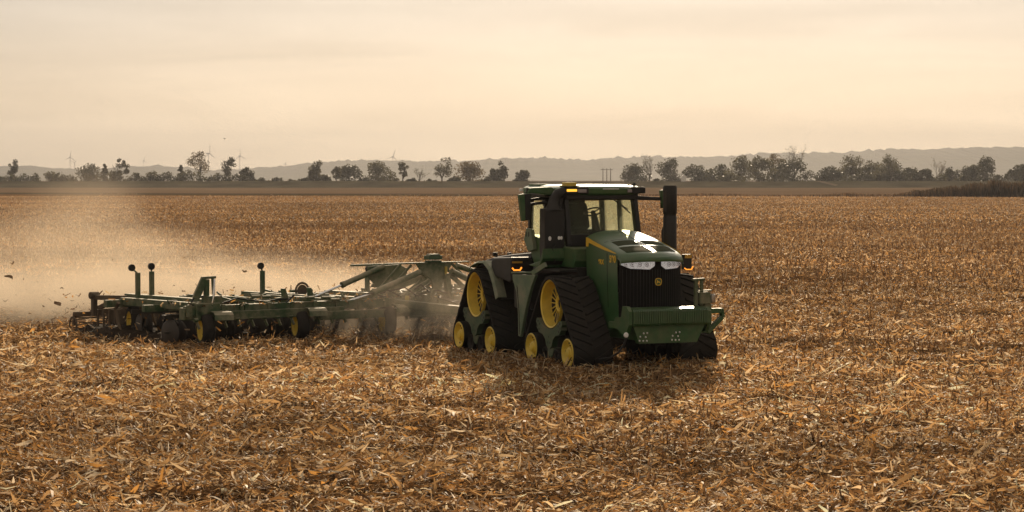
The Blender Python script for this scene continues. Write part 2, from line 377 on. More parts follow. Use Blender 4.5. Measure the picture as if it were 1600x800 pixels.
HV = np.array(HV); n, m_ = HV.shape[:2]; id_ = np.arange(n * m_).reshape(n, m_)
hm = mat('wooded_hillside', (0.052, 0.046, 0.028), 0.95, scale=0.02, var=0.5, spec=0.05)
hills = npmesh('hills', HV.reshape(-1, 3), np.stack([id_[:-1, :-1], id_[:-1, 1:], id_[1:, 1:], id_[1:, :-1]], -1).reshape(-1, 4), hm)
tag(hills, 'long wooded ridge fading into haze behind the trees', None, None, 'structure')

# ---- haze
hb = MB().box(-9500, 9500, -50, 7600, -1.2, 150).build('haze', bpy.data.materials.new('haze'))
N, K = nodes(hb.data.materials[0]); hmn = hb.data.materials[0]
for n in list(N):
    if n.type == 'BSDF_PRINCIPLED': N.remove(n)
pv = N.new('ShaderNodeVolumePrincipled'); pv.inputs['Color'].default_value = (0.61, 0.605, 0.63, 1); pv.inputs['Density'].default_value = HAZE_DENSITY
pv.inputs['Anisotropy'].default_value = 0.1
hmn.node_tree.links.new(pv.outputs[0], N['Material Output'].inputs['Volume'])
hmn.cycles.homogeneous_volume = True
tag(hb, 'thin pale haze lying over the fields', None, None, 'stuff')

# ------------------------------------------------------------------ residue and stubble
PAL = np.array([(0.43, 0.255, 0.108), (0.60, 0.43, 0.245), (0.28, 0.145, 0.054), (0.72, 0.58, 0.40), (0.155, 0.080, 0.031), (0.075, 0.042, 0.020), (0.52, 0.26, 0.07), (0.34, 0.24, 0.15)])
PW = np.array([0.20, 0.14, 0.20, 0.08, 0.16, 0.13, 0.03, 0.06])
def frustum_pts(n, d0, d1, margin=1.38):
    n = int(n * 1.1)
    d = np.sqrt(rng.random(n) * (d1 * d1 - d0 * d0) + d0 * d0)
    x = (rng.random(n) * 2 - 1) * (d * 800 / F_PX * margin + 2.0)
    return x, d
def clear_mask(x, y):
    return np.ones(len(x), bool)
def leaves(n, d0, d1, lmin, lmax, wmin, wmax, pitch, lift, dens=None, xy=None, pw=1.8, tonew=None, flat=0.0):
    x, y = frustum_pts(n, d0, d1) if xy is None else xy; n = len(x)
    if dens is not None:
        k = rng.random(n) < dens(x, y); x, y = x[k], y[k]; n = len(x)
    z = height(x, y)
    ln = lmin + (lmax - lmin) * rng.random(n) ** pw; wd = wmin + (wmax - wmin) * rng.random(n) ** 1.5
    yaw = rng.random(n) * 2 * pi; pt = rng.normal(0.06, pitch, n); roll = rng.normal(0, 0.95, n); bend = rng.normal(0, 0.8, n)
    t = np.stack([np.cos(yaw) * np.cos(pt), np.sin(yaw) * np.cos(pt), np.sin(pt)], -1)
    s0 = np.stack([-np.sin(yaw), np.cos(yaw), np.zeros(n)], -1); u0 = np.cross(t, s0)
    s = s0 * np.cos(roll)[:, None] + u0 * np.sin(roll)[:, None]; u = np.cross(t, s)
    c = np.stack([x, y, z + 0.01 + lift * rng.random(n) ** 2 + np.abs(np.sin(pt)) * ln * 0.42], -1)
    V = np.empty((n, 8, 3)); prof = np.array([0.45, 1.0, 0.85, 0.18]); par = np.array([-0.5, -0.17, 0.17, 0.5])
    for i in range(4):
        cc = c + t * (par[i] * ln)[:, None] + u * ((par[i] ** 2 - 0.08) * bend * ln * 1.6)[:, None]
        V[:, 2 * i] = cc - s * (wd * prof[i] / 2)[:, None]; V[:, 2 * i + 1] = cc + s * (wd * prof[i] / 2)[:, None]
    V[:, :, 2] = np.maximum(V[:, :, 2], z[:, None] - 0.02)
    base = (np.arange(n) * 8)[:, None, None]
    Fq = (base + np.array([[0, 1, 3, 2], [2, 3, 5, 4], [4, 5, 7, 6]])[None]).reshape(-1, 4)
    ci = rng.choice(len(PAL), n, p=PW if tonew is None else tonew); tone = PAL[ci] * (0.75 + 0.5 * rng.random((n, 1))); tone = tone * (1 - flat) + np.array([(0.36, 0.205, 0.088)]) * flat
    patch = (0.70 + 0.6 * vnoise(x * 0.35, y * 0.8, 4.0)) * (0.72 + 0.56 * vnoise(x * 0.16 + 9, y * 0.5, 9.0))
    tone = np.clip(tone * patch[:, None], 0.01, 0.82)
    return V.reshape(-1, 3), Fq, np.repeat(tone, 8, 0)
def joinm(parts):
    V = []; Fs = []; T = []; o = 0
    for v, f, t_ in parts: V.append(v); Fs.append(f + o); T.append(t_); o += len(v)
    return np.concatenate(V), np.concatenate(Fs), np.concatenate(T)
def dn(x, y):
    row = np.cos(2 * pi * (y * cos(radians(4)) - x * sin(radians(4))) / 0.76)
    rw = np.clip((x + 4 + (y - 34) * 0.6) / 6, 0, 1) * np.clip((150 - y) / 60, 0, 1)
    return np.clip((0.30 + 0.8 * vnoise(x * 0.7, y, 2.4)) * (0.75 + 0.4 * vnoise(x * 0.5, y, 0.8)) * (1 - 0.35 * rw * row), 0.05, 1)
def mats(x, y): return np.clip((vnoise(x * 0.6, y, 1.7) - 0.45) * 3.5, 0.0, 1)
LONG = np.array([0.30, 0.20, 0.22, 0.06, 0.14, 0.04, 0.0, 0.04]); DARK = np.array([0.12, 0.02, 0.26, 0.0, 0.32, 0.26, 0.0, 0.02]); MID = np.array([0.34, 0.16, 0.24, 0.08, 0.06, 0.0, 0.06, 0.06]); PALE = np.array([0.30, 0.34, 0.06, 0.18, 0.0, 0.0, 0.04, 0.08])
# residue heaped against the tracks and the implement's wheels
TC = np.array((1.4406, 49.5048)); tf = np.array((sin(radians(23)), -cos(radians(23)))); tlv = np.array((cos(radians(23)), sin(radians(23))))
def around(n):
    u = rng.uniform(-3.6, 3.7, n); v = np.where(rng.random(n) < .6, -1.72, rng.choice([-.72, .72, 1.72], n)) + rng.normal(0, .12, n)
    k = rng.random(n) < .3; u = np.where(k, 3.45 + rng.normal(0, .15, n), u); v = np.where(k, rng.uniform(-1.7, 1.7, n), v)
    q = TC + u[:, None] * tf + v[:, None] * tlv; return q[:, 0], q[:, 1]
parts = [leaves(155000, 24, 44, 0.04, 0.27, 0.006, 0.047, 0.27, 0.09, dn),
         leaves(60000, 24, 44, 0.03, 0.15, 0.005, 0.025, 0.35, 0.10, None, tonew=DARK),
         leaves(18000, 24, 46, 0.14, 0.40, 0.020, 0.058, 0.24, 0.13, mats, tonew=MID),
         leaves(6500, 24, 50, 0.20, 0.60, 0.010, 0.022, 0.10, 0.14, None, pw=1.2, tonew=LONG),
         leaves(2200, 0, 0, 0.10, 0.30, 0.012, 0.045, 0.35, 0.09, None, xy=around(2200)),
         leaves(140000, 44, 80, 0.06, 0.28, 0.012, 0.055, 0.34, 0.08, dn, flat=0.2),
         leaves(24000, 44, 80, 0.12, 0.30, 0.03, 0.07, 0.30, 0.10, mats, tonew=MID),
         leaves(140000, 80, 170, 0.10, 0.32, 0.025, 0.075, 0.42, 0.07, dn, flat=0.45),
         leaves(140000, 170, 480, 0.16, 0.40, 0.045, 0.11, 0.45, 0.08, None, flat=0.6)]
V, Fq, T = joinm(parts)
res = npmesh('corn_residue', V, Fq, M['residue'], T)
tag(res, 'dry corn leaves and husks littering the field', None, None, 'stuff')

def stubble(d0, d1, along, across, hmin, hmax, rmin, rmax, keep):
    hw = d1 * 800 / F_PX * 1.38 + 2; th = radians(4)
    v_ = np.arange(d0 - hw * 0.2, d1 + hw * 0.2, across); u_ = np.arange(-hw, hw, along)
    U, Vv = np.meshgrid(u_, v_); U = U + rng.normal(0, along * 0.35, U.shape); Vv = Vv + rng.normal(0, across * 0.05, U.shape)
    x = (U * cos(th) - Vv * sin(th)).ravel(); y = (U * sin(th) + Vv * cos(th)).ravel()
    k = (y > d0) & (y < d1) & (np.abs(x) < y * 800 / F_PX * 1.38 + 2) & (rng.random(x.size) < keep(x, y))
    x, y = x[k], y[k]; n = len(x); z = height(x, y)
    h = hmin + (hmax - hmin) * rng.random(n); r = rmin + (rmax - rmin) * rng.random(n)
    lx_, ly_ = rng.normal(0, 0.26, n), rng.normal(0, 0.26, n); ph = rng.random(n) * 2
    V = np.empty((n, 8, 3))
    for i in range(4):
        a = ph + i * pi / 2
        V[:, i] = np.stack([x + r * 1.15 * np.cos(a), y + r * 1.15 * np.sin(a), z - 0.04], -1)
        V[:, 4 + i] = np.stack([x + lx_ * h + r * 0.8 * np.cos(a), y + ly_ * h + r * 0.8 * np.sin(a), z + h * (1 + 0.12 * ((i % 2) * 2 - 1))], -1)
    base = (np.arange(n) * 8)[:, None, None]
    Fq = (base + np.array([[0, 1, 5, 4], [1, 2, 6, 5], [2, 3, 7, 6], [3, 0, 4, 7], [4, 5, 6, 7]])[None]).reshape(-1, 4)
    tone = np.array([(0.44, 0.27, 0.13), (0.32, 0.18, 0.08), (0.60, 0.46, 0.30), (0.24, 0.13, 0.06)])[rng.integers(0, 4, n)] * (0.8 + 0.4 * rng.random((n, 1)))
    return V.reshape(-1, 3), Fq, np.repeat(tone, 8, 0)
def keep_near(x, y):
    left = np.clip((x + 3.0 + (y - 40) * 0.1) / 4.0, 0.0, 1)
    return np.clip((0.25 + 0.75 * left) * (0.45 + 0.9 * vnoise(x, y, 4.0)), 0, 0.95) * np.clip((y - 27) / 6, 0.2, 1)
parts = [stubble(26, 75, 0.13, 0.76, 0.05, 0.19, 0.009, 0.018, keep_near),
         stubble(75, 190, 0.24, 0.76, 0.10, 0.24, 0.014, 0.024, lambda x, y: 0.65 * np.ones(x.size)),
         stubble(190, 470, 0.9, 1.52, 0.08, 0.2, 0.04, 0.08, lambda x, y: 0.5 * np.ones(x.size))]
V, Fq, T = joinm(parts)
tag(npmesh('corn_stubble', V, Fq, M['stalk'], T), 'rows of short cut corn stalks standing in the field', None, None, 'stuff')

# ---- reeds and brush along the far field edge
def blades(n, fx, fy, fh, w, tones):
    x = fx(rng.random(n)); y = fy(x) + rng.normal(0, 2.2, n); h = fh(x) * (0.55 + 0.5 * rng.random(n)); k = h > 0.12
    x, y, h = x[k], y[k], h[k]; n = len(x); a = rng.random(n) * pi; ww = w * (0.5 + rng.random(n))
    lx_, ly_ = rng.normal(0, 0.15, n) * h, rng.normal(0, 0.15, n) * h
    V = np.empty((n, 4, 3)); dx, dy = np.cos(a) * ww, np.sin(a) * ww
    V[:, 0] = np.stack([x - dx, y - dy, 0 * x - 0.1], -1); V[:, 1] = np.stack([x + dx, y + dy, 0 * x - 0.1], -1)
    V[:, 2] = np.stack([x + lx_ + dx * .5, y + ly_ + dy * .5, h], -1); V[:, 3] = np.stack([x + lx_ - dx * .5, y + ly_ - dy * .5, h], -1)
    T = np.array(tones)[rng.integers(0, len(tones), n)] * (0.7 + 0.6 * rng.random((n, 1)))
    return V.reshape(-1, 3), np.arange(4 * n).reshape(n, 4), np.repeat(T, 4, 0)
def edge_y(x): return 506 - 0.45 * x
def reed_h(x):
    pxx = 800 + x * F_PX / edge_y(x)
    return np.clip(np.interp(pxx, [1390, 1430, 1480, 1540, 1700, 1900], [0.3, 1.3, 2.3, 3.15, 3.3, 3.3]), 0, 4) * (0.55 + 0.5 * vnoise(x, 0, 3.0) + 0.35 * vnoise(x, 5, 0.9))
def grass_h(x):
    return (0.12 + 0.65 * np.clip((x + 10) / 70, 0, 1)) * (0.3 + 1.0 * vnoise(x, 3, 6.0))
V, Fq, T = joinm([blades(9000, lambda r: 78 + 62 * r, edge_y, reed_h, 0.09, [(0.075, 0.045, 0.024), (0.05, 0.032, 0.018), (0.10, 0.062, 0.033)])])
tag(npmesh('tall_brush', V, Fq, M['brush'], T), 'dark thicket of tall dry reeds at the right field edge', None, None, 'stuff')
V, Fq, T = joinm([blades(14000, lambda r: -150 + 280 * r, edge_y, grass_h, 0.12, [(0.16, 0.09, 0.05), (0.10, 0.06, 0.03), (0.22, 0.14, 0.08)])])
tag(npmesh('edge_grass', V, Fq, M['brush'], T), 'low reddish dry grass along the far field boundary', None, None, 'stuff')
#@@TREES
# ------------------------------------------------------------------ trees, turbines, poles
def px_world(px, d): return (px - 800.0) * d / F_PX
def px_h(top, d): return CAM_H + (HORIZON - top) * d / F_PX

def limb_tree(mb, h, spread, r, levels, lr, nlimb=4, start=0.3, tip=None):
    """tapered trunk with forking limbs; returns the limb tips"""
    tips = []
    def grow(p, d, ln, rad, lev):
        n = 3; pts = [p]; q = p.copy(); dd = d.copy()
        for i in range(n):
            dd = (dd + Vector((lr.gauss(0, .14), lr.gauss(0, .14), lr.gauss(0.04, .08)))).normalized(); q = q + dd * (ln / n); pts.append(q.copy())
        mb.tube(pts, [rad * (1 - 0.5 * i / n) for i in range(n + 1)], 4 if lev < 2 else 3, caps=False)
        if lev >= levels: tips.append((q, dd)); return
        for k in range(lr.choice((2, 3, 3)) if lev else nlimb):
            a = lr.random() * 2 * pi; o = Vector((cos(a), sin(a), 0)) * spread
            nd = (dd * 0.9 + o * (0.55 + 0.4 * lr.random()) + Vector((0, 0, 0.12))).normalized()
            at = pts[lr.choice((1, 2, 3, 3))] if lev else pts[-1] + Vector((0, 0, -ln * 0.25 * lr.random()))
            grow(at, nd, ln * (0.62 + 0.25 * lr.random()), rad * 0.5, lev + 1)
    t0 = h * start
    grow(Vector((0, 0, -0.3)), Vector((lr.gauss(0, .04), lr.gauss(0, .04), 1)).normalized(), t0 + .3, r, 0)
    return tips

def leaf_cloud(centres, n, size, seed):
    g = np.random.default_rng(seed); c = np.array([q[0] for q in centres]); r = np.array([q[1] for q in centres])
    w = r ** 2; k = g.choice(len(c), n, p=w / w.sum())
    v = g.normal(size=(n, 3)); v /= np.linalg.norm(v, axis=1)[:, None]
    rad = r[k] * (0.35 + 0.75 * g.random(n) ** 0.6)
    p = c[k] + v * rad[:, None] * np.array([1, 1, 0.85]); p[:, 2] = np.maximum(p[:, 2], 0.1)
    a = g.normal(size=(n, 3)); a /= np.linalg.norm(a, axis=1)[:, None]; b = np.cross(a, g.normal(size=(n, 3))); b /= np.linalg.norm(b, axis=1)[:, None]
    s = size * (0.5 + g.random(n))[:, None]
    V = np.stack([p - a * s, p + b * s * .55, p + a * s, p - b * s * .55], 1).reshape(-1, 3)
    return V, np.arange(4 * n).reshape(n, 4)

def tree(px, w, top, kind, label, leafm='leaf_a', d=None, base=0.0, group=None, seed=0):
    lr = random.Random(seed * 31 + int(px)); d = d or 985 + lr.random() * 60
    W_, H_ = w * d / F_PX * {'dense': 1.22, 'open': 1.15, 'bush': 1.3, 'bare': 1.0}[kind], px_h(top, d) - base
    root = empty({'bare': 'bare_tree', 'open': 'open_crowned_tree', 'dense': 'leafy_tree', 'bush': 'bush'}[kind], (px_world(px, d), d, base))
    tag(root, label, 'bush' if kind == 'bush' else 'tree', group)
    mb = MB(); cs = []
    if kind == 'bare':
        tips = limb_tree(mb, H_, 0.75, 0.03 * H_, 5, lr, 5, 0.30)
        V = np.array(mb.v); zs = H_ / max(1e-3, V[:, 2].max()); xs_ = W_ / max(1e-3, np.ptp(V[:, 0]))
        V = V * np.array([xs_, xs_, zs]); mb.v = [tuple(q) for q in V]
        for q, dd in tips[::3]: cs.append((np.array(q) * np.array([xs_, xs_, zs]), 0.35))
        mb.build('trunk', M['bark'], root)
        V, Fq = leaf_cloud(cs, len(cs) * 5, 0.16, seed + int(px)); c = npmesh('crown', V, Fq, M[leafm]); c.parent = root
        return root
    if kind == 'open':
        tips = limb_tree(mb, H_, 0.6, 0.028 * H_ + 0.1, 2, lr, 4, 0.34)
        nb = 15
        for i in range(nb):
            a = lr.random() * 2 * pi; rr = sqrt(lr.random()) * 0.36 * W_; z = H_ * (0.40 + 0.52 * lr.random())
            f_ = 1 - 0.35 * abs(z / H_ - 0.68) / 0.3
            cs.append((np.array((cos(a) * rr * f_, sin(a) * rr * f_, z)), W_ * (0.10 + 0.09 * lr.random())))
        n = 1300; sz = 0.32
    elif kind == 'dense':
        limb_tree(mb, H_, 0.6, 0.03 * H_ + 0.1, 1, lr, 4, 0.3)
        nb = 26
        for i in range(nb):
            a = lr.random() * 2 * pi; t_ = lr.random(); z = H_ * (0.10 + 0.76 * t_)
            env = sin(pi * min(0.97, 0.18 + 0.72 * t_)) ** 0.7
            rr = sqrt(lr.random()) * 0.40 * W_ * env
            cs.append((np.array((cos(a) * rr, sin(a) * rr, z)), (0.12 + 0.10 * lr.random()) * min(W_, H_ * 1.3)))
        cs.append((np.array((lr.gauss(0, .06) * W_, 0, H_ * 0.90)), 0.13 * min(W_, H_)))
        n = 2600; sz = 0.42
    else:
        mb.tube([(0, 0, -.2), (0.05, 0, H_ * .3), (0.1, 0, H_ * .6)], [0.12, 0.09, 0.03], 5, False)
        for i in range(14):
            x = (lr.random() - .5) * W_ * .86; e = sqrt(max(0.05, 1 - (2 * x / W_) ** 2)); z = H_ * e * (0.2 + 0.55 * lr.random())
            cs.append((np.array((x, (lr.random() - .5) * W_ * .4, z)), H_ * (0.16 + 0.14 * lr.random())))
        n = 1000; sz = 0.42
    mb.build('trunk', M['bark'], root)
    V, Fq = leaf_cloud(cs, n, sz, seed + int(px)); c = npmesh('crown', V, Fq, M[leafm]); c.parent = root
    return root

TREES = [
 (20, 20, 249, 'open', 'small gappy crowned tree standing alone at the far left edge', 'leaf_c'),
 (192, 21, 246, 'open', 'lone gappy tree rising above bushes, second from the left edge', 'leaf_c'),
 (312, 37, 235, 'open', 'tallest tree on the left, golden crown with sky showing through', 'leaf_b'),
 (358, 28, 243, 'open', 'dark gappy tree just right of the tall golden crowned tree', 'leaf_c'),
 (140, 44, 257, 'dense', 'broad dark low tree mass left of the second lone tree', 'leaf_c'),
 (388, 24, 261, 'dense', 'small round tree on the right end of the left hedge', 'leaf_c'),
 (283, 9, 256, 'dense', 'narrow spire shaped tree beside the golden crowned tree', 'leaf_c'),
 (164, 9, 254, 'dense', 'thin pointed tree poking out of the broad dark mass', 'leaf_c'),
 (497, 27, 251, 'dense', 'tall upright olive tree where the ridge begins to rise', 'leaf_a'),
 (526, 17, 258, 'open', 'slim loose tree touching the left side of a round tree', 'leaf_a'),
 (547, 40, 259, 'dense', 'low round dome shaped tree beside a slim loose tree', 'leaf_c'),
 (593, 46, 252, 'dense', 'wide flat topped tree below the wind turbine on the ridge', 'leaf_a'),
 (631, 18, 251, 'open', 'thin sparse tree just right of the ridge turbine', 'leaf_a'),
 (655, 25, 260, 'bare', 'small leaning half bare tree left of the twin stemmed tree', 'leaf_a'),
 (692, 38, 246, 'open', 'twin stemmed tall tree with gaps, left of a yellowish tree', 'leaf_a'),
 (732, 46, 252, 'dense', 'wide yellowish tree between twin stemmed and dark upright trees', 'leaf_b'),
 (778, 28, 251, 'dense', 'dark upright tree left of the tractor roof', 'leaf_c'),
 (816, 22, 266, 'dense', 'smallest dark tree directly above the left mirror of the tractor', 'leaf_c'),
 (992, 38, 257, 'dense', 'low round tree with small peak beside three utility poles', 'leaf_c'),
 (1015, 34, 239, 'bare', 'bare branching tree between two round trees behind the exhaust stack', 'leaf_a'),
 (1050, 42, 247, 'dense', 'tall round tree above the exhaust stack of the tractor', 'leaf_c'),
 (1092, 46, 257, 'dense', 'flat topped tree just right of the pale shed', 'leaf_c'),
 (1124, 40, 257, 'dense', 'flat topped tree second to the right of the pale shed', 'leaf_c'),
 (1160, 44, 242, 'dense', 'tall broad tree starting the big clump right of the tractor', 'leaf_a'),
 (1188, 40, 243, 'dense', 'broad tree in the middle of the big clump', 'leaf_a'),
 (1212, 34, 239, 'open', 'loose topped tree just left of the tall bare topped tree', 'leaf_b'),
 (1240, 34, 224, 'bare', 'tallest tree in the scene with bare golden top', 'leaf_b'),
 (1243, 48, 248, 'dense', 'dark bushy tree at the foot of the tall bare topped tree', 'leaf_c'),
 (1220, 40, 256, 'dense', 'dark filling tree under the loose topped tree', 'leaf_c'),
 (1297, 44, 261, 'dense', 'low dark tree right of the gap in the tree line', 'leaf_c'),
 (1332, 42, 243, 'open', 'tall gappy tree leading the right hand clump', 'leaf_a'),
 (1328, 40, 256, 'dense', 'dark bushy tree under the first gappy tree of the right clump', 'leaf_a'),
 (1360, 34, 250, 'dense', 'middle tree of the right hand clump', 'leaf_a'),
 (1388, 38, 242, 'open', 'second tall gappy tree of the right hand clump', 'leaf_a'),
 (1392, 42, 254, 'dense', 'dark bushy tree under the second gappy tree of the right clump', 'leaf_c'),
 (1420, 34, 263, 'dense', 'low dark tree left of the pinkish bare tree', 'leaf_c'),
 (1460, 28, 240, 'bare', 'pinkish bare tree standing behind the tall dry reeds', 'leaf_b'),
 (1442, 28, 265, 'dense', 'small dark tree at the foot of the pinkish bare tree', 'leaf_c'),
 (1485, 26, 261, 'dense', 'rounded dark tree right of the pinkish bare tree', 'leaf_c'),
 (1518, 32, 257, 'dense', 'left half of the last big dark pair of trees', 'leaf_c'),
 (1543, 36, 243, 'dense', 'tall pointed tree of the last big dark pair', 'leaf_c'),
 (1588, 34, 258, 'dense', 'round dark tree at the right edge of the picture', 'leaf_c'),
 (1604, 20, 252, 'dense', 'cut off tree on the very right edge', 'leaf_c'),
]
for i, t_ in enumerate(TREES): tree(*t_[:5], leafm=t_[5], seed=i)
BUSH = [(-14, 40, 266), (8, 36, 266), (45, 36, 267), (80, 18, 264), (103, 26, 264), (180, 34, 263), (213, 30, 268), (237, 22, 261), (262, 34, 266), (300, 34, 262), (326, 26, 270), (345, 22, 263), (368, 30, 268),
        (412, 22, 275), (434, 20, 274), (460, 22, 275), (480, 20, 274), (509, 14, 270), (568, 20, 276), (616, 22, 275), (645, 20, 277), (672, 20, 279), (712, 22, 274), (756, 20, 272),
        (1025, 24, 278), (1140, 34, 262), (1272, 14, 279), (1308, 30, 266), (1345, 34, 262), (1374, 30, 260), (1408, 30, 264), (1505, 22, 271), (1566, 26, 268), (1470, 24, 268)]
for i, (px, w, top) in enumerate(BUSH):
    tree(px, w, top, 'bush', 'low grey green bush in the hedge line behind the levee', leafm=('leaf_c', 'leaf_a')[i % 2], seed=200 + i, d=970 + (i * 37) % 40, group='bushes along the levee')

M['turbine'] = mat('turbine_paint', (0.62, 0.58, 0.54), 0.6)
def turbine(px, hub, blade, d, ang, yaw, label):
    x = px_world(px, d); H_ = px_h(hub, d); B = blade * d / F_PX
    root = empty('wind_turbine', (x, d, 0), yaw); tag(root, label, 'wind turbine', 'wind turbines on the horizon')
    MB().tube([(0, 0, 0), (0, 0, H_ * .5), (0, 0, H_)], [1.0, 0.8, 0.6], 10).build('tower', M['turbine'], root)
    MB().box(-1.6, 1.6, -3.5, 6, -1.7 + H_, 1.7 + H_).build('nacelle', M['turbine'], root, bevel=0.4)
    MB().lathe([(0.05, -6.0), (1.2, -5.2), (1.7, -3.6)], (0, 0, H_), 'y', 10).build('hub', M['turbine'], root)
    for k in range(3):
        a = ang + k * 2 * pi / 3; dx, dz = sin(a), cos(a); nx, nz = cos(a), -sin(a)
        V = []
        for t_, w_ in ((0.02, 0.5), (0.15, 0.8), (0.5, 0.6), (1.0, 0.25)):
            c = (dx * t_ * B, -4.6, H_ + dz * t_ * B)
            V.append([(c[0] + nx * w_, c[1] - .25, c[2] + nz * w_), (c[0] + nx * w_, c[1] + .25, c[2] + nz * w_), (c[0] - nx * w_, c[1] + .4, c[2] - nz * w_), (c[0] - nx * w_, c[1] - .4, c[2] - nz * w_), (c[0] + nx * w_, c[1] - .25, c[2] + nz * w_)])
        MB().grid(V).build('blade', M['turbine'], root)
turbine(110, 246, 11, 5600, 0.10, 0.3, 'wind turbine nearest the left edge, one blade straight up')
turbine(117, 254, 9, 7000, 0.9, 0.2, 'smaller faint turbine just right of the leftmost turbine')
turbine(225, 251, 7, 7200, 0.2, 0.3, 'very faint turbine right of the second lone tree')
turbine(326, 240, 14, 5200, 0.05, 0.9, 'turbine half hidden by the golden crowned tree')
turbine(375, 244, 11, 5600, -0.05, 0.4, 'turbine just right of the dark gappy tree')
turbine(614, 245, 13, 5400, 0.25, 0.3, 'turbine on the ridge above the wide flat topped tree')
turbine(446, 256, 6, 7200, 0.3, 0.4, 'tiny faint turbine where the ridge starts')

for px, lab in ((942, 'leftmost of three thin utility poles right of the cab roof'), (948, 'middle of three thin utility poles above the cab roof'), (954, 'rightmost of three thin utility poles beside the low peaked tree')):
    d = 990.0; root = empty('utility_pole', (px_world(px, d), d, 0)); tag(root, lab, 'utility pole', 'utility poles above the cab')
    H_ = px_h(263, d); MB().tube([(0, 0, 0), (0, 0, H_)], [0.22, 0.15], 6).build('post', M['bark'], root)
    MB().box(-1.0, 1.0, -.08, .08, H_ - .7, H_ - .5).build('crossarm', M['bark'], root)
d = 975.0; root = empty('farm_shed', (px_world(1068, d), d, 0.0)); tag(root, 'tiny pale shed in the gap right of the exhaust stack', 'shed')
zb = px_h(276, d); MB().box(-1.0, 1.0, -1.4, 1.4, 0, zb).build('wall', M['white'], root)
MB().prism([(-1.15, zb), (1.15, zb), (0, zb + 0.9)], -1.5, 1.5, 'y').build('roof', M['white'], root)

bm_ = mat('bird_feathers', (0.03, 0.025, 0.022), 0.8)
d = 120.0; x, z = px_world(351.5, d), px_h(217, d)
bird = MB(); bird.sphere((0, 0, 0), 0.055, 8, 6, (0.8, 2.2, 0.8)).sphere((0, -0.13, 0.03), 0.032, 8, 6); bird.add([(0, 0.1, 0), (-.04, .22, 0), (.04, .22, 0), (0, .1, .02)], [(0, 1, 2), (1, 3, 2), (0, 3, 1), (0, 2, 3)])
for s_ in (-1, 1):
    bird.add([(0.02 * s_, -.05, .02), (0.13 * s_, -.04, .07), (0.21 * s_, .03, .04), (.12 * s_, .05, .06), (.02 * s_, .06, .02), (0.12 * s_, 0, .085)], [(0, 1, 5), (1, 2, 5), (2, 3, 5), (3, 4, 5), (4, 0, 5), (0, 4, 3), (0, 3, 2), (0, 2, 1)])
bird_o = bird.build('flying_bird', bm_, loc=(x, d, z), rot=(0, 0, 1.0)); bird_o.scale = (.42, .42, .42)
tag(bird_o, 'small dark bird in the open sky over the left trees', 'bird')
#@@END_TREES
#@@TRACTOR
# ------------------------------------------------------------------ tractor
T0 = empty('tracked_tractor', (1.4406, 49.5048, -0.02), radians(23.0 - 90.0))
tag(T0, 'green and yellow articulated tractor on four black rubber tracks, driving towards the viewer', 'tractor')
def P(name, mb, m, parent=T0, **k): return mb.build(name, M[m] if isinstance(m, str) else [M[q] for q in m], parent, **k)

# ---- track unit: outer face at -Y, origin on the ground under its centre
def hull_path(circs, step=0.03):
    pts = []
    for (x, z, r) in circs: pts += [(x + r * cos(a * pi / 60), z + r * sin(a * pi / 60)) for a in range(120)]
    pts = sorted(set(pts)); cr = lambda o, a, b: (a[0] - o[0]) * (b[1] - o[1]) - (a[1] - o[1]) * (b[0] - o[0])
    lo = []; up = []
    for p in pts:
        while len(lo) >= 2 and cr(lo[-2], lo[-1], p) <= 0: lo.pop()
        lo.append(p)
    for p in reversed(pts):
        while len(up) >= 2 and cr(up[-2], up[-1], p) <= 0: up.pop()
        up.append(p)
    return lo[:-1] + up[:-1]           # counter-clockwise
class Path:
    def __init__(s, pts):
        s.p = np.array(pts + [pts[0]]); d = np.diff(s.p, axis=0); s.l = np.concatenate([[0], np.cumsum(np.hypot(d[:, 0], d[:, 1]))]); s.L = s.l[-1]
    def at(s, t, off=0.0):
        t = t % s.L; x = np.interp(t, s.l, s.p[:, 0]); z = np.interp(t, s.l, s.p[:, 1])
        e = 0.02; x1, z1 = np.interp((t + e) % s.L, s.l, s.p[:, 0]), np.interp((t + e) % s.L, s.l, s.p[:, 1]); x0, z0 = np.interp((t - e) % s.L, s.l, s.p[:, 0]), np.interp((t - e) % s.L, s.l, s.p[:, 1])
        dx, dz = x1 - x0, z1 - z0; n = math.hypot(dx, dz) or 1; return (x + dz / n * off, z - dx / n * off)
BW = 0.43
bp_ = Path(hull_path([(0, 1.30, 0.50), (0.92, 0.345, 0.31), (-0.92, 0.345, 0.31)]))
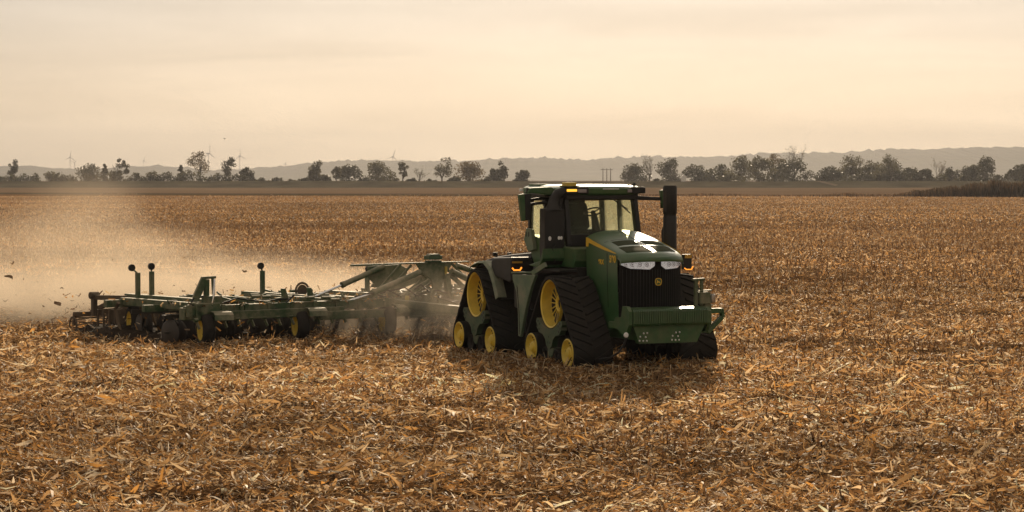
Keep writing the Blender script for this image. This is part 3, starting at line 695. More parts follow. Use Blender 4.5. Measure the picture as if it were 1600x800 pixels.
def make_track_unit():
    mb = MB()                                                     # undercarriage frame (black)
    mb.prism([(-0.75, 0.28), (0.75, 0.28), (0.70, 0.52), (0.30, 0.66), (0.22, 1.1), (-0.22, 1.1), (-0.30, 0.66), (-0.70, 0.52)], -0.20, 0.30, 'y')
    mb.lathe([(0.001, 0.75), (0.2, 0.75), (0.2, 0.0), (0.001, 0.0)], (0, 0, 1.30), 'y', 20)
    u = mb.build('track_unit', M['darkmetal'], T0, bevel=0.01)
    mb = MB(); n = 150; loops = [(bp_, 0.0, -BW), (bp_, 0.0, BW), (bp_, 0.045, BW), (bp_, 0.045, -BW)]
    vs = []; 
    for i in range(n):
        t_ = i / n * bp_.L
        for (q, off, yy) in loops: x, z = q.at(t_, off); vs.append((x, yy, z))
    mb.add(vs, [(i * 4 + k, i * 4 + (k + 1) % 4, ((i + 1) % n) * 4 + (k + 1) % 4, ((i + 1) % n) * 4 + k) for i in range(n) for k in range(4)])
    nl = 34; sp = bp_.L / nl
    for i in range(nl):                                            # chevron lugs
        for sg in (-1, 1):
            s0 = (i + (0.5 if sg > 0 else 0)) * sp; V_ = []
            for j in range(5):
                f_ = j / 4; yy = sg * (0.02 + (BW - 0.012) * f_ - 0.02 * f_); tt = s0 + 0.20 * f_
                hw_ = 0.030
                for (dt, off) in ((-hw_, 0.040), (hw_, 0.040), (hw_ * 0.8, 0.082), (-hw_ * 0.8, 0.082)):
                    x, z = bp_.at(tt + dt, off); V_.append((x, yy, z))
            mb.add(V_, [(j * 4 + k, j * 4 + (k + 1) % 4, (j + 1) * 4 + (k + 1) % 4, (j + 1) * 4 + k) for j in range(4) for k in range(4)] + [(3, 2, 1, 0), (16, 17, 18, 19)])
    for i in range(nl):                                            # inner drive lugs
        x, z = bp_.at(i * sp, -0.035); mb.box(x - .05, x + .05, -.07, .07, z - .05, z + .05)
    P('track_belt', mb, 'rubber', u, smooth=30)
    c = (0, 0, 1.30); mb = MB()                                    # drive wheel: deep rim, slotted face, hub
    mb.lathe([(0.465, -0.385), (0.498, -0.40), (0.498, -0.33)], c, 'y', 48); mb.lathe([(0.465, -0.385), (0.458, -0.30), (0.445, -0.19)], c, 'y', 48)
    mb.lathe([(0.445, -0.19), (0.432, -0.198), (0.425, -0.178)], c, 'y', 48)
    mb.lathe([(0.175, -0.178), (0.172, -0.20), (0.155, -0.212), (0.13, -0.20), (0.08, -0.16), (0.001, -0.16)], c, 'y', 48)
    for k in range(20):
        a = 2 * pi * k / 20; mb.bar((0.165 * cos(a), -0.190, 1.30 + 0.165 * sin(a)), (0.44 * cos(a), -0.190, 1.30 + 0.44 * sin(a)), 0.019, 0.022, up=(0, 1, 0))
    for k in range(10):
        a = 2 * pi * k / 10; mb.box(0.105 * cos(a) - .012, 0.105 * cos(a) + .012, -.20, -.16, 1.30 + .105 * sin(a) - .012, 1.30 + .105 * sin(a) + .012)
    mb.m = 1; mb.disc(0.44, -0.172, c, 'y', 40); mb.lathe([(0.4981, -0.33), (0.4981, 0.38)], c, 'y', 40)  # disc blackened for the shade inside the wheel slots; outer barrel is rubber
    P('drive_wheel', mb, ('yellow', 'rubber'), u, smooth=35)
    for sx_ in (-1, 1):                                            # idlers
        mb = MB(); c = (sx_ * 0.92, 0, 0.345)
        mb.m = 1; mb.lathe([(0.294, -0.42), (0.308, -0.41), (0.308, -0.10), (0.20, -0.10)], c, 'y', 36); mb.lathe([(0.27, 0.42), (0.308, 0.42), (0.308, 0.10), (0.16, 0.12), (0.16, -0.12)], c, 'y', 36)
        for k in range(5):
            a = 2 * pi * k / 5 + .5; mb.disc(0.024, -0.372, (c[0] + 0.205 * cos(a), 0, c[2] + 0.205 * sin(a)), 'y', 10)
        for k in range(8):
            a = 2 * pi * k / 8 + .2; mb.lathe([(0.012, -0.34), (0.012, -0.36), (0.001, -0.36)], (c[0] + 0.15 * cos(a), 0, c[2] + 0.15 * sin(a)), 'y', 6)
        mb.m = 0
        mb.lathe([(0.294, -0.41), (0.294, -0.428), (0.272, -0.436), (0.262, -0.42), (0.24, -0.385), (0.17, -0.335), (0.13, -0.335), (0.125, -0.39), (0.09, -0.405), (0.085, -0.43), (0.05, -0.44), (0.001, -0.44)], c, 'y', 36)
        P('idler_wheel', mb, ('yellow', 'rubber'), u, smooth=30)
        mb = MB(); c = (sx_ * 0.29, 0, 0.215)                       # mid rollers
        mb.lathe([(0.001, -0.33), (0.09, -0.33), (0.10, -0.36), (0.12, -0.37), (0.165, -0.40), (0.178, -0.39), (0.178, -0.12), (0.001, -0.12)], c, 'y', 28)
        mb.lathe([(0.001, 0.39), (0.178, 0.39), (0.178, 0.12), (0.001, 0.12)], c, 'y', 28)
        P('mid_roller', mb, 'rubber', u, smooth=35)
    mb = MB()                                                      # scalloped green suspension bracket
    poly = [(-.62, .98), (-.66, .90), (-.61, .85), (-.63, .79), (-.56, .74), (-.53, .69), (-.33, .66), (-.20, .57), (-.14, .44), (-.05, .38), (.05, .38), (.14, .44), (.20, .57), (.33, .66), (.53, .69), (.56, .74), (.63, .79), (.61, .85), (.66, .90), (.62, .98), (.50, .96), (.36, .86), (.2, .80), (0, .785), (-.2, .80), (-.36, .86), (-.50, .96)]
    mb.prism(poly, -0.43, -0.30, 'y')
    mb.m = 1
    for sx_ in (-1, 1):
        for (x, z) in ((.55, .92), (.57, .82), (.50, .75), (.47, .86)): mb.disc(0.028, -0.434, (sx_ * x, 0, z), 'y', 10)
    for (x, z) in ((0, .62), (.07, .50), (-.07, .50)): mb.disc(0.022, -0.434, (x, 0, z), 'y', 8)
    P('support_bracket', mb, ('green_matte', 'black'), u)
    mb = MB(); mb.prism([(-.16, .40), (.16, .40), (.13, .25), (0, .18), (-.13, .25)], -0.40, 0.3, 'y')
    P('pivot_housing', mb, 'green_matte', u, bevel=0.02)
    return u
u0 = make_track_unit(); u0.location = (2.07, -1.19, 0)
for (x, s_) in ((-2.03, -1), (2.07, 1), (-2.03, 1)):
    c = copy_tree(u0, T0); c.location = (x, s_ * 1.19, 0); c.rotation_euler = (0, 0, 0 if s_ < 0 else pi)

# ---- frames
mb = MB(); mb.box(0.35, 3.75, -.46, .46, 0.62, 1.25); mb.box(1.85, 2.3, -.80, .80, 1.08, 1.50)
P('front_frame', mb, 'green', bevel=0.02)
mb = MB(); mb.box(-3.9, -0.35, -.42, .42, 0.75, 1.25); mb.box(-2.25, -1.8, -.8, .8, 1.08, 1.50); mb.box(-4.15, -3.7, -.5, .5, .55, 1.35)
mb.bar((-4.0, 0, 0.62), (-4.75, 0, 0.58), 0.16, 0.10)
P('rear_frame', mb, 'green', bevel=0.02)
mb = MB(); mb.lathe([(0.001, .42), (0.26, .42), (0.26, 1.5), (0.001, 1.5)], (0, 0, 0), 'z', 20); mb.bar((-.6, .36, 1.1), (.6, .42, 1.1), .10, .10); mb.bar((-.6, -.36, 1.1), (.6, -.42, 1.1), .10, .10)
P('articulation_joint', mb, 'darkmetal', smooth=40)

# ---- hood
def zc(x): return float(np.interp(x, [1.95, 2.3, 2.8, 3.3, 3.6, 3.8, 3.92], [2.80, 2.735, 2.61, 2.50, 2.435, 2.375, 2.295]))
def drop(x): return float(np.interp(x, [1.95, 2.6, 3.6, 3.9], [0.13, 0.10, 0.055, 0.04]))
def ztop(x, yn): return zc(x) - drop(x) * abs(yn) ** 3
def nose(x, yn): return x - float(np.interp(x, [2.2, 3.0, 3.92], [0, 0.10, 0.34])) * abs(yn) ** 2.3
def hw(x): return float(np.interp(x, [1.95, 2.6, 3.92], [0.70, 0.72, 0.685]))
rows = []
for x in (1.95, 2.05, 2.3, 2.6, 2.9, 3.2, 3.45, 3.62, 3.74, 3.82, 3.88, 3.92):
    r = []
    for i in range(25):
        yn = (i - 12) / 12; r.append((nose(x, yn), yn * hw(x), ztop(x, yn)))
    y1, z1, xe = hw(x), ztop(x, 1.0), nose(x, 1.0); k = 0.09 if x < 3.9 else 0.09
    L_ = [(xe, -y1 - .018, z1 - .03), (xe, -y1 - .022, z1 - k)]; R_ = [(xe, y1 + .018, z1 - .03), (xe, y1 + .022, z1 - k)]
    rows.append(L_[::-1] + r + R_)
x = 3.92; r = []
for dz, dx in ((0.05, 0.012), (0.085, 0.0), (0.09, -0.05)):
    rows.append([(p[0] + dx, p[1], p[2] - (dz if 1 < i < len(rows[11]) - 2 else dz * 0.3)) for i, p in enumerate(rows[11])])
mb = MB(); mb.grid(rows); hood = P('hood', mb, 'green_gloss', smooth=40)
def hood_patch(x0, x1, yn0, yn1, off, n=5, sl=0.0):
    return [[(nose(x0 + (x1 - x0) * i / n, y_) , y_ * hw(x0 + (x1 - x0) * i / n), ztop(x0 + (x1 - x0) * i / n, y_) + off) for y_ in [(yn0 + (yn1 - yn0) * j / 6 + sl * (1 - i / n) * (j / 6 if yn0 > 0 else j / 6)) for j in range(7)]] for i in range(n + 1)]
for (x0, x1, a_, b_) in ((3.27, 3.70, 0.09, 0.80), (2.80, 3.14, 0.10, 0.74)):
    for sg in (-1, 1):
        mb = MB(); mb.grid(hood_patch(x0, x1, sg * a_, sg * b_, 0.006)); P('hood_vent', mb, 'vent', hood, thick=0.004)
mb = MB(); mb.grid(hood_patch(1.98, 3.72, -0.02, 0.02, 0.005)); mb.grid(hood_patch(2.70, 2.725, -.9, .9, 0.0055)); P('hood_seam', mb, 'black', hood)
# side panels
def side_panel(sg):
    mb = MB(); xs_ = [1.95, 2.3, 2.7, 3.0, 3.25, 3.44]; rows = []
    for x in xs_:
        zt = ztop(x, 1.0) - 0.088; zb_ = float(np.interp(x, [1.95, 2.4, 3.0, 3.44], [1.35, 1.15, 0.78, 0.92]))
        rows.append([(x, sg * (hw(x) + 0.020 - 0.05 * q ** 2), zt + (zb_ - zt) * q) for q in (0, .15, .3, .45, .6, .8, 1)])
    mb.grid(rows); p = P('side_panel', mb, 'green_gloss', smooth=40)
    mb = MB(); f_ = lambda x, z: (x, sg * (hw(x) + 0.024 - 0.05 * ((ztop(x, 1) - .088 - z) / 1.5) ** 2), z)
    mb.grid([[f_(2.98, z), f_(3.005, z)] for z in (2.36, 2.1, 1.8, 1.5, 1.25)]); P('panel_gap', mb, 'black', p)
    mb = MB()                                                      # yellow stripe sweeping up to the cab
    st = [(1.97, 2.66, .19), (2.10, 2.655, .19), (2.13, 2.645, .095), (2.4, 2.585, .085), (2.9, 2.48, .062), (3.40, 2.375, .02)]
    mb.grid([[(x, sg * (hw(x) + 0.034), z), (x, sg * (hw(x) + 0.034), z - w_)] for x, z, w_ in st]); P('yellow_stripe', mb, 'decal', p)
    return p
sp_r, sp_l = side_panel(-1), side_panel(1)
def text(body, size, loc, rot, m, parent, name, extrude=0.002, bold=0.0):
    cu = bpy.data.curves.new(name, 'FONT'); cu.body = body; cu.size = size; cu.extrude = extrude; cu.offset = bold; cu.align_x = 'CENTER'; cu.align_y = 'CENTER'
    tmp = bpy.data.objects.new(name, cu); COL.objects.link(tmp); bpy.context.view_layer.update()
    me = bpy.data.meshes.new_from_object(tmp.evaluated_get(bpy.context.evaluated_depsgraph_get())); bpy.data.objects.remove(tmp); bpy.data.curves.remove(cu)
    me.materials.clear(); me.materials.append(M[m]); o = bpy.data.objects.new(name, me); COL.objects.link(o); o.parent = parent; o.location = loc; o.rotation_euler = rot
    return o
RS = (pi / 2, 0, 0)
text('590', 0.20, (3.24, -(hw(3.24) + 0.026), 2.24), RS, 'decal', sp_r, 'model_number', 0.003, 0.006)
text('9RX', 0.14, (2.72, -(hw(2.72) + 0.024), 2.17), RS, 'decal', sp_r, 'series_number', 0.003, 0.004)
# grille
def gx(yn): return 3.83 - 0.36 * abs(yn) ** 2.3
mb = MB(); rows = []
for i in range(25):
    yn = (i - 12) / 12; rows.append([(gx(yn), yn * 0.70, z) for z in (1.08, 1.15, 1.5, 1.9, 2.2, 2.24)])
mb.grid(rows); mb.m = 1
for k in range(-11, 12):
    yn = k / 12.0; mb.box(gx(yn) - .01, gx(yn) + .006, yn * .70 - .004, yn * .70 + .004, 1.12, 2.05)
gr = P('grille', mb, ('grille', 'black'), smooth=40)
# emblem: rounded shield with leaping animal
def shield(r, z0):
    pts = []
    for k in range(24):
        a = 2 * pi * k / 24; m_ = (abs(cos(a)) ** 3.2 + abs(sin(a)) ** 3.2) ** (-1 / 3.2); pts.append((r * m_ * cos(a) * (1 - 0.1 * max(0, -sin(a))), z0 + r * m_ * sin(a)))
    return pts
ex = gx(0) + 0.012; ez = 1.80; mb = MB(); mb.m = 0; mb.prism(shield(0.075, ez), ex, ex + 0.012, 'x')
em = P('emblem', mb, 'green', gr)
mb = MB(); o1, o2 = shield(0.075, ez), shield(0.060, ez); n = len(o1)
v = [(ex + .018, p[0], p[1]) for p in o1] + [(ex + .018, p[0], p[1]) for p in o2]; mb.add(v, [(i, (i + 1) % n, n + (i + 1) % n, n + i) for i in range(n)])
q = [(-.045, -.035), (-.030, -.005), (-.032, .028), (-.022, .040), (-.014, .022), (.005, .006), (.028, .004), (.044, -.028), (.050, -.038), (.036, -.034), (.020, -.014), (.0, -.014), (-.014, -.018), (-.030, -.034)]
mb.add([(ex + .018, a, ez + b_) for a, b_ in q], [tuple(range(len(q)))]); P('emblem_mark', mb, 'decal', em)
# headlights
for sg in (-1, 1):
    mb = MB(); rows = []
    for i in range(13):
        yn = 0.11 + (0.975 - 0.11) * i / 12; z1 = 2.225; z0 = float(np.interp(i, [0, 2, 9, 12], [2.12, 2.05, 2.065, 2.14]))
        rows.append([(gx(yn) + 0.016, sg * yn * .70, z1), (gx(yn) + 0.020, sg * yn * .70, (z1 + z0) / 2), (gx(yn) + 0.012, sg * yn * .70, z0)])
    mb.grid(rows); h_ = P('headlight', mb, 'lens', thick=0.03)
    mb = MB()
    for yn in (0.36, 0.54, 0.72, 0.86): mb.lathe([(0.044, 0.03), (0.036, 0.032), (0.034, 0.02)], (gx(yn) + 0.010, sg * yn * .70, 2.148), 'x', 16); mb.lathe([(0.016, 0.03), (0.001, 0.034)], (gx(yn) + 0.010, sg * yn * .70, 2.148), 'x', 10)
    P('lamp_ring', mb, 'grey', h_)
# front weights
mb = MB(); nw = 42; prof = [(4.40, 0.95), (4.43, 1.0), (4.43, 1.245), (4.40, 1.285), (4.20, 1.30), (3.95, 1.30), (3.95, 0.95)]
for i in range(nw):
    y0 = -0.84 + 1.68 * i / nw; w_ = 1.68 / nw; mb.prism(prof, y0 + 0.004, y0 + w_ - 0.004, 'x') if False else mb.add(
        [(a, y0 + 0.007, c_) for a, c_ in prof] + [(a, y0 + w_ - 0.007, c_) for a, c_ in prof], [tuple(range(6, -1, -1)), tuple(range(7, 14))] + [(k, (k + 1) % 7, (k + 1) % 7 + 7, k + 7) for k in range(7)])
P('front_weights', mb, 'green_gloss')
mb = MB(); mb.box(3.96, 4.33, -.83, .83, 0.97, 1.24)
mb.prism([(-.80, .952), (.80, .952), (.62, .60), (-.66, .60)], 4.18, 4.34, 'x'); mb.box(3.5, 4.17, -.42, .42, .66, 1.22)
mb.prism([(4.12, 1.34), (4.30, 1.34), (4.41, 1.25), (4.41, .98), (4.28, .78), (4.05, .78), (3.75, .98), (3.75, 1.1), (4.05, 1.12)], -.93, -.85, 'y'); mb.prism([(4.05, 1.30), (4.30, 1.30), (4.40, 1.22), (4.40, .98), (4.25, .80), (4.05, .80)], .85, .92, 'y')
mb.box(3.45, 3.9, -.92, -.55, 0.88, 1.0)
mb.m = 1
for yc in (-.56, .16):
    for (dy, dz) in ((-.1, -.06), (-.02, -.065), (.06, -.065), (-.085, .02), (.035, .01), (-.01, .085), (.07, .09)): mb.sphere((4.345, yc + dy, .72 + dz), 0.019, 8, 6)
wb = P('weight_bracket', mb, ('green', 'white'))
mb = MB(); mb.lathe([(0.001, 0.02), (0.04, 0.02), (0.055, 0.0)], (4.33, -.95, .78), 'x', 16); P('reflector_plate', mb, 'white', wb)
mb = MB(); mb.tube([(4.05, -.78, .78), (4.15, -.9, .6), (4.1, -1.0, .42), (3.9, -1.1, .30), (3.6, -1.2, .26)], 0.022, 8); P('front_hose', mb, 'black')
mb = MB(); mb.bar((4.02, .86, 1.20), (4.02, 1.36, 1.20), .12, .10); mb.bar((4.02, 1.34, 1.24), (4.02, 1.37, 1.06), .12, .07, up=(0, 1, 0)); mb.bar((4.02, 1.36, 1.07), (4.02, 1.02, .76), .12, .08); mb.bar((4.02, 1.02, 1.16), (4.02, .98, .80), .10, .07); mb.bar((4.02, .80, 0.80), (4.02, 1.04, .80), .1, .08)
P('front_step', mb, 'green', bevel=0.012)
mb = MB(); mb.bar((3.95, .80, 1.3), (3.95, .80, 1.83), .07, .07); mb.bar((3.95, .93, 1.3), (3.95, .93, 1.83), .06, .06); mb.bar((3.95, .72, 1.83), (3.95, 1.0, 1.84), .08, .05); mb.box(3.86, 4.03, .86, 1.10, 1.34, 1.58); mb.box(3.88, 4.0, .98, 1.14, 1.08, 1.34); mb.bar((3.95, .86, 1.60), (3.95, 1.15, 1.61), .1, .03)
ba = P('front_coupler_bracket', mb, 'green_dusty', bevel=0.01)
mb = MB(); mb.lathe([(0.001, 1.36), (0.055, 1.36), (0.065, 1.40), (0.06, 1.52), (0.03, 1.54)], (3.97, 1.17, 0), 'z', 12); P('coupler_cap', mb, 'steel', ba, smooth=40)
for sg in (-1, 1):
    mb = MB(); mb.box(3.36, 3.44, sg * .80 - .03, sg * .80 + .17 * sg, 2.02, 2.33) if sg > 0 else mb.box(3.30, 3.38, -.80, -.76, 2.08, 2.2)
    if sg > 0:
        mk = P('marker_lamp_bracket', mb, 'black', bevel=0.01)
        mb = MB(); mb.box(3.43, 3.455, .81, .96, 2.25, 2.32); P('reflector', mb, 'amber_off', mk)
        mb = MB(); mb.tube([(3.44, .80, 2.05), (3.44, .85, 2.02), (3.44, .96, 2.02), (3.44, 1.0, 2.08)], .012, 6); P('marker_lamp', mb, 'orange', mk)

# ---- cab
mb = MB()
mb.prism([(-.55, 2.62), (-.45, 2.25), (-.30, 2.05), (1.75, 2.02), (1.85, 2.16), (1.83, 2.42), (1.25, 2.45), (-.5, 2.66)], -.93, .93, 'y')
mb.prism([(.55, 2.05), (.65, 2.03), (1.1, 2.0), (1.3, 2.2), (1.3, 2.42), (1.15, 2.15), (.85, 2.10)], -1.42, -.9, 'y')
cab = P('cab_body', mb, 'green', bevel=0.03)
mb = MB(); mb.prism([(-.50, 2.80), (-.62, 2.55), (-.40, 2.30), (-.1, 2.35), (-.25, 2.78)], -1.02, -.94, 'y'); mb.m = 1
for xx in (-.50, -.36): mb.box(xx - .025, xx + .025, -1.026, -1.02, 2.62, 2.72)
P('corner_panel', mb, ('skirt', 'black'), cab)
mb = MB(); mb.box(0.5, 1.9, -1.30, -.55, 1.93, 1.99); mb.box(0.5, 1.9, .55, 1.30, 1.93, 1.99); mb.box(-.4, 1.9, -.9, .9, 1.3, 2.03); mb.box(-.35, 1.2, -.8, .8, 2.40, 2.46)
P('cab_floor', mb, 'black', bevel=0.02)
mb = MB()
pil = {'A': ((1.30, .82, 2.46), (1.06, .80, 3.55), .10, .15), 'B': ((.25, .90, 2.46), (.22, .86, 3.55), .09, .09), 'C': ((-.60, .88, 2.46), (-.62, .84, 3.55), .10, .10)}
for k_, (a, b_, w_, h_) in pil.items():
    for sg in (-1, 1): mb.bar((a[0], sg * a[1], a[2]), (b_[0], sg * b_[1], b_[2]), w_, h_)
mb.box(1.0, 1.16, -.86, .86, 3.42, 3.55); mb.box(-.68, 1.1, -.90, -.80, 3.44, 3.55); mb.box(-.68, 1.1, .80, .90, 3.44, 3.55); mb.box(-.68, -.58, -.86, .86, 3.40, 3.55); mb.box(-.68, -.58, -.86, .86, 2.46, 2.66)
mb.box(1.22, 1.36, -.8, .8, 2.44, 2.70)
P('cab_frame', mb, 'black', bevel=0.015)
def pane(a, b_, c_, d_): mb = MB(); mb.add([a, b_, c_, d_], [(0, 1, 2, 3)]); return P('window', mb, 'glass')
pane((1.335, -.77, 2.66), (1.335, .77, 2.66), (1.12, .75, 3.46), (1.12, -.75, 3.46))
pane((-.63, -.82, 2.64), (-.63, .82, 2.64), (-.63, .80, 3.46), (-.63, -.80, 3.46))
for sg in (-1, 1):
    pane((1.24, sg * .865, 2.48), (.30, sg * .915, 2.48), (.27, sg * .875, 3.45), (1.04, sg * .845, 3.45)); pane((.20, sg * .915, 2.48), (-.55, sg * .90, 2.48), (-.57, sg * .86, 3.45), (.17, sg * .875, 3.45))
# roof
def roof_ring(z, gro, x0=-.95, x1=1.24, y=.95, c_=.16):
    x0 -= gro; x1 += gro; y += gro
    return [(x0 + c_, -y, z), (x0 + c_ * 3, -y, z), (x1 - c_ * 3.4, -y, z), (x1 - c_, -y, z), (x1 - .02, -y + c_, z), (x1 + .02, -y * .4, z), (x1 + .02, y * .4, z), (x1 - .02, y - c_, z), (x1 - c_, y, z), (x0 + c_, y, z), (x0, y - c_, z), (x0, -y + c_, z)]
rings = [roof_ring(3.52, -.06), roof_ring(3.56, 0), roof_ring(3.67, 0.015), roof_ring(3.715, -.05), roof_ring(3.745, -.22), roof_ring(3.75, -.5)]
mb = MB(); n = 12; mb.add([p for r in rings for p in r], [(i * n + k, i * n + (k + 1) % n, (i + 1) * n + (k + 1) % n, (i + 1) * n + k) for i in range(5) for k in range(n)] + [tuple(range(11, -1, -1)), tuple(range(60, 72))])
roof = P('cab_roof', mb, 'green_gloss', bevel=0.012, smooth=30)
mb = MB(); mb.box(-.85, 1.14, -.86, .86, 3.47, 3.53); mb.box(1.0, 1.2, -.84, .84, 3.44, 3.55)
for sg in (-1,): mb.box(-.8, .6, -1.06, -.86, 3.50, 3.555)
P('roof_lining', mb, 'black', roof, bevel=0.015)
for (x0, x1, y0, y1, z1) in ((-.7, -.1, -.88, -.5, 3.762), (.1, .5, -.30, .25, 3.765), (.55, 1.0, .35, .75, 3.762), (-.6, -.2, .3, .8, 3.765)):
    mb = MB(); mb.box(x0, x1, y0, y1, 3.70, z1); P('roof_panel', mb, 'green', roof, bevel=0.015)
mb = MB(); mb.box(1.02, 1.26, -.86, -.62, 3.735, 3.80); mb.box(1.0, 1.3, -.9, -.58, 3.715, 3.736); P('receiver_dome', mb, 'paleyellow', roof, bevel=0.02)
for (y0, y1, z0, z1, m) in ((-.86, -.62, 3.60, 3.655, 'amber'), (-.60, -.40, 3.58, 3.655, 'grey'), (-.02, .36, 3.645, 3.665, 'white'), (.56, .70, 3.58, 3.65, 'grey'), (.76, .92, 3.60, 3.655, 'amber')):
    mb = MB(); mb.box(1.255, 1.285, y0, y1, z0, z1); P('roof_lamp', mb, m, roof, bevel=0.008)
mb = MB(); mb.box(-.98, -.90, -.98, -.80, 3.60, 3.66); P('roof_lamp', mb, 'white', roof)
mb = MB(); mb.box(1.20, 1.30, .66, .98, 3.56, 3.70); mb.box(1.2, 1.28, -.92, -.34, 3.55, 3.70); P('lamp_housing', mb, 'black', roof, bevel=0.02)
mb = MB(); mb.lathe([(0.001, .05), (.03, .05), (.045, .0)], (1.0, .85, 3.735), 'z', 12); P('roof_sensor', mb, 'black', roof)
# interior
mb = MB(); mb.prism([(-.20, 2.46), (.42, 2.46), (.45, 2.78), (.02, 2.84), (-.12, 3.30), (-.2, 3.36), (-.30, 3.34), (-.28, 2.8)], -.28, .28, 'y')
st = P('seat', mb, 'seat', bevel=0.06)
mb = MB(); mb.prism([(-.05, 2.8), (.5, 2.86), (.55, 3.0), (.1, 2.98)], -.46, -.32, 'y'); P('armrest', mb, 'black', st, bevel=0.03)
mb = MB(); mb.prism([(.95, 2.46), (1.22, 2.46), (1.24, 2.78), (.98, 2.70)], -.30, .30, 'y'); mb.tube([(1.0, 0, 2.5), (.85, 0, 2.95), (.78, 0, 3.12)], [.12, .08, .06], 10); P('steering_column', mb, 'black', smooth=40)
mb = MB(); t_ = [(0.205 * cos(2 * pi * k / 24), 0.205 * sin(2 * pi * k / 24)) for k in range(24)]
ring = [Vector((.74 + a * .82 - 0.0, b_, 3.17 + a * .42)) for a, b_ in t_]; mb.tube(ring + [ring[0]], .017, 8, False)
for k in (2, 10, 18): mb.bar((.745, 0, 3.15), ring[k], .03, .02)
mb.sphere((.745, 0, 3.15), .05, 10, 6); P('steering_wheel', mb, 'black', smooth=50)
mb = MB(); mb.box(.55, .62, -.72, -.42, 2.85, 3.08); mb.bar((.58, -.57, 2.5), (.58, -.57, 2.9), .05); mb.box(.62, .72, -.75, -.55, 3.32, 3.44); mb.prism([(-.3, 3.28), (.9, 3.36), (.9, 3.47), (-.4, 3.47)], -.72, -.34, 'y'); mb.box(-.5, -.3, -.3, .3, 3.30, 3.46)
P('cab_console', mb, 'black', bevel=0.02)
mb = MB(); mb.tube([(1.16, .1, 3.48), (1.20, .25, 3.44), (1.265, .58, 3.22)], [.016, .014, .010], 6); mb.bar((1.235, .36, 3.37), (1.285, .62, 3.14), .012, .02); P('wiper', mb, 'black')
# air cleaner box and duct on the right of the cab
mb = MB(); mb.prism([(.80, 3.25), (1.06, 3.25), (1.09, 3.20), (1.09, 2.16), (1.0, 2.06), (.85, 2.10), (.78, 2.42)], -1.32, -.86, 'y')
bx_ = P('air_intake_box', mb, 'black', bevel=0.025, loc=(.17, -.03, 0))
mb = MB(); mb.tube([(.98, -1.08, 3.22), (.98, -1.08, 3.32), (.97, -1.05, 3.44), (.99, -.98, 3.55), (1.05, -.84, 3.62)], [.19, .125, .115, .115, .10], 14); mb.tube([(.92, -.94, 3.2), (.90, -.88, 3.5)], .09, 10)
P('intake_duct', mb, 'black', bx_, smooth=50)
mb = MB(); mb.sphere((1.094, -1.21, 2.62), .035, 8, 6, (.3, 1, 1.4)); P('warning_label', mb, 'white', bx_)
mb = MB(); mb.sphere((1.094, -1.0, 2.63), .03, 8, 6, (.3, 1, 1.3)); mb.sphere((1.094, -.945, 2.63), .03, 8, 6, (.3, 1, 1.3)); P('warning_label', mb, 'white', bx_)
mb = MB(); mb.tube([(1.1, -1.1, 2.1), (1.12, -1.16, 2.4), (1.1, -1.05, 2.55)], .015, 6); P('intake_hose', mb, 'black', bx_)
# exhaust stack
mb = MB(); c = (2.0, 1.2, 0)
mb.lathe([(0.001, 1.95), (.12, 1.95), (.12, 2.35), (.145, 2.37), (.145, 3.06), (.135, 3.08), (.135, 3.12), (.148, 3.14), (.148, 3.69), (.13, 3.73), (.12, 3.70), (.115, 3.3), (.001, 3.3)], c, 'z', 24)
stk = P('exhaust_stack', mb, 'black', smooth=35)
mb = MB(); mb.lathe([(.152, 3.18), (.152, 3.64)], c, 'z', 8, -.5 - 1.2, .2 - 1.2); P('heat_shield', mb, 'darkmetal', stk, thick=0.004)
# mirrors
def mirror(sg, loc, green_w):
    x, y, z = loc; mb = MB(); mb.prism([(y - .13, z + .27), (y + .12, z + .31), (y + .15, z + .28), (y + .10, z - .27), (y - .06, z - .29)] if sg < 0 else [(y - .10, z + .29), (y + .10, z + .30), (y + .14, z + .15), (y + .16, z - .3), (y + .06, z - .25), (y - .06, z)], x - .04, x + .10, 'x')
    m_ = P('mirror', mb, 'green', bevel=0.025)
    mb = MB(); mb.prism([(y - .02, z + .28), (y + .13, z + .29), (y + .095, z - .26), (y - .0, z - .27)], x + .095, x + .115, 'x') if sg < 0 else mb.box(x - .05, x - .042, y - .05, y + .08, z - .1, z + .25)
    P('mirror_trim', mb, 'black', m_, bevel=0.01)
    return m_
m_ = mirror(-1, (.75, -1.62, 3.27), .1)
mb = MB(); mb.bar((.75, -1.55, 3.48), (.75, -1.52, 3.68), .05); mb.tube([(.75, -1.5, 3.42), (.7, -1.2, 3.46), (.6, -.9, 3.45)], .03, 6); mb.tube([(.75, -1.5, 3.33), (.7, -1.2, 3.36), (.6, -.88, 3.40)], .035, 6); P('mirror_arm', mb, 'black', m_, smooth=50)
mb = MB(); mb.prism([(-1.56, 3.58), (-1.5, 3.68), (-1.0, 3.70), (-.9, 3.62), (-1.05, 3.52), (-1.3, 3.56)], .55, .85, 'x'); P('side_lamp_arm', mb, 'green', bevel=0.02)
m_ = mirror(1, (1.0, 1.55, 3.34), .1)
mb = MB(); mb.bar((1.0, .84, 3.46), (1.0, 1.52, 3.44), .07, .08); mb.bar((1.0, .84, 3.49), (1.0, 1.2, 3.47), .05, .05); P('mirror_arm', mb, 'black', m_, bevel=0.01)
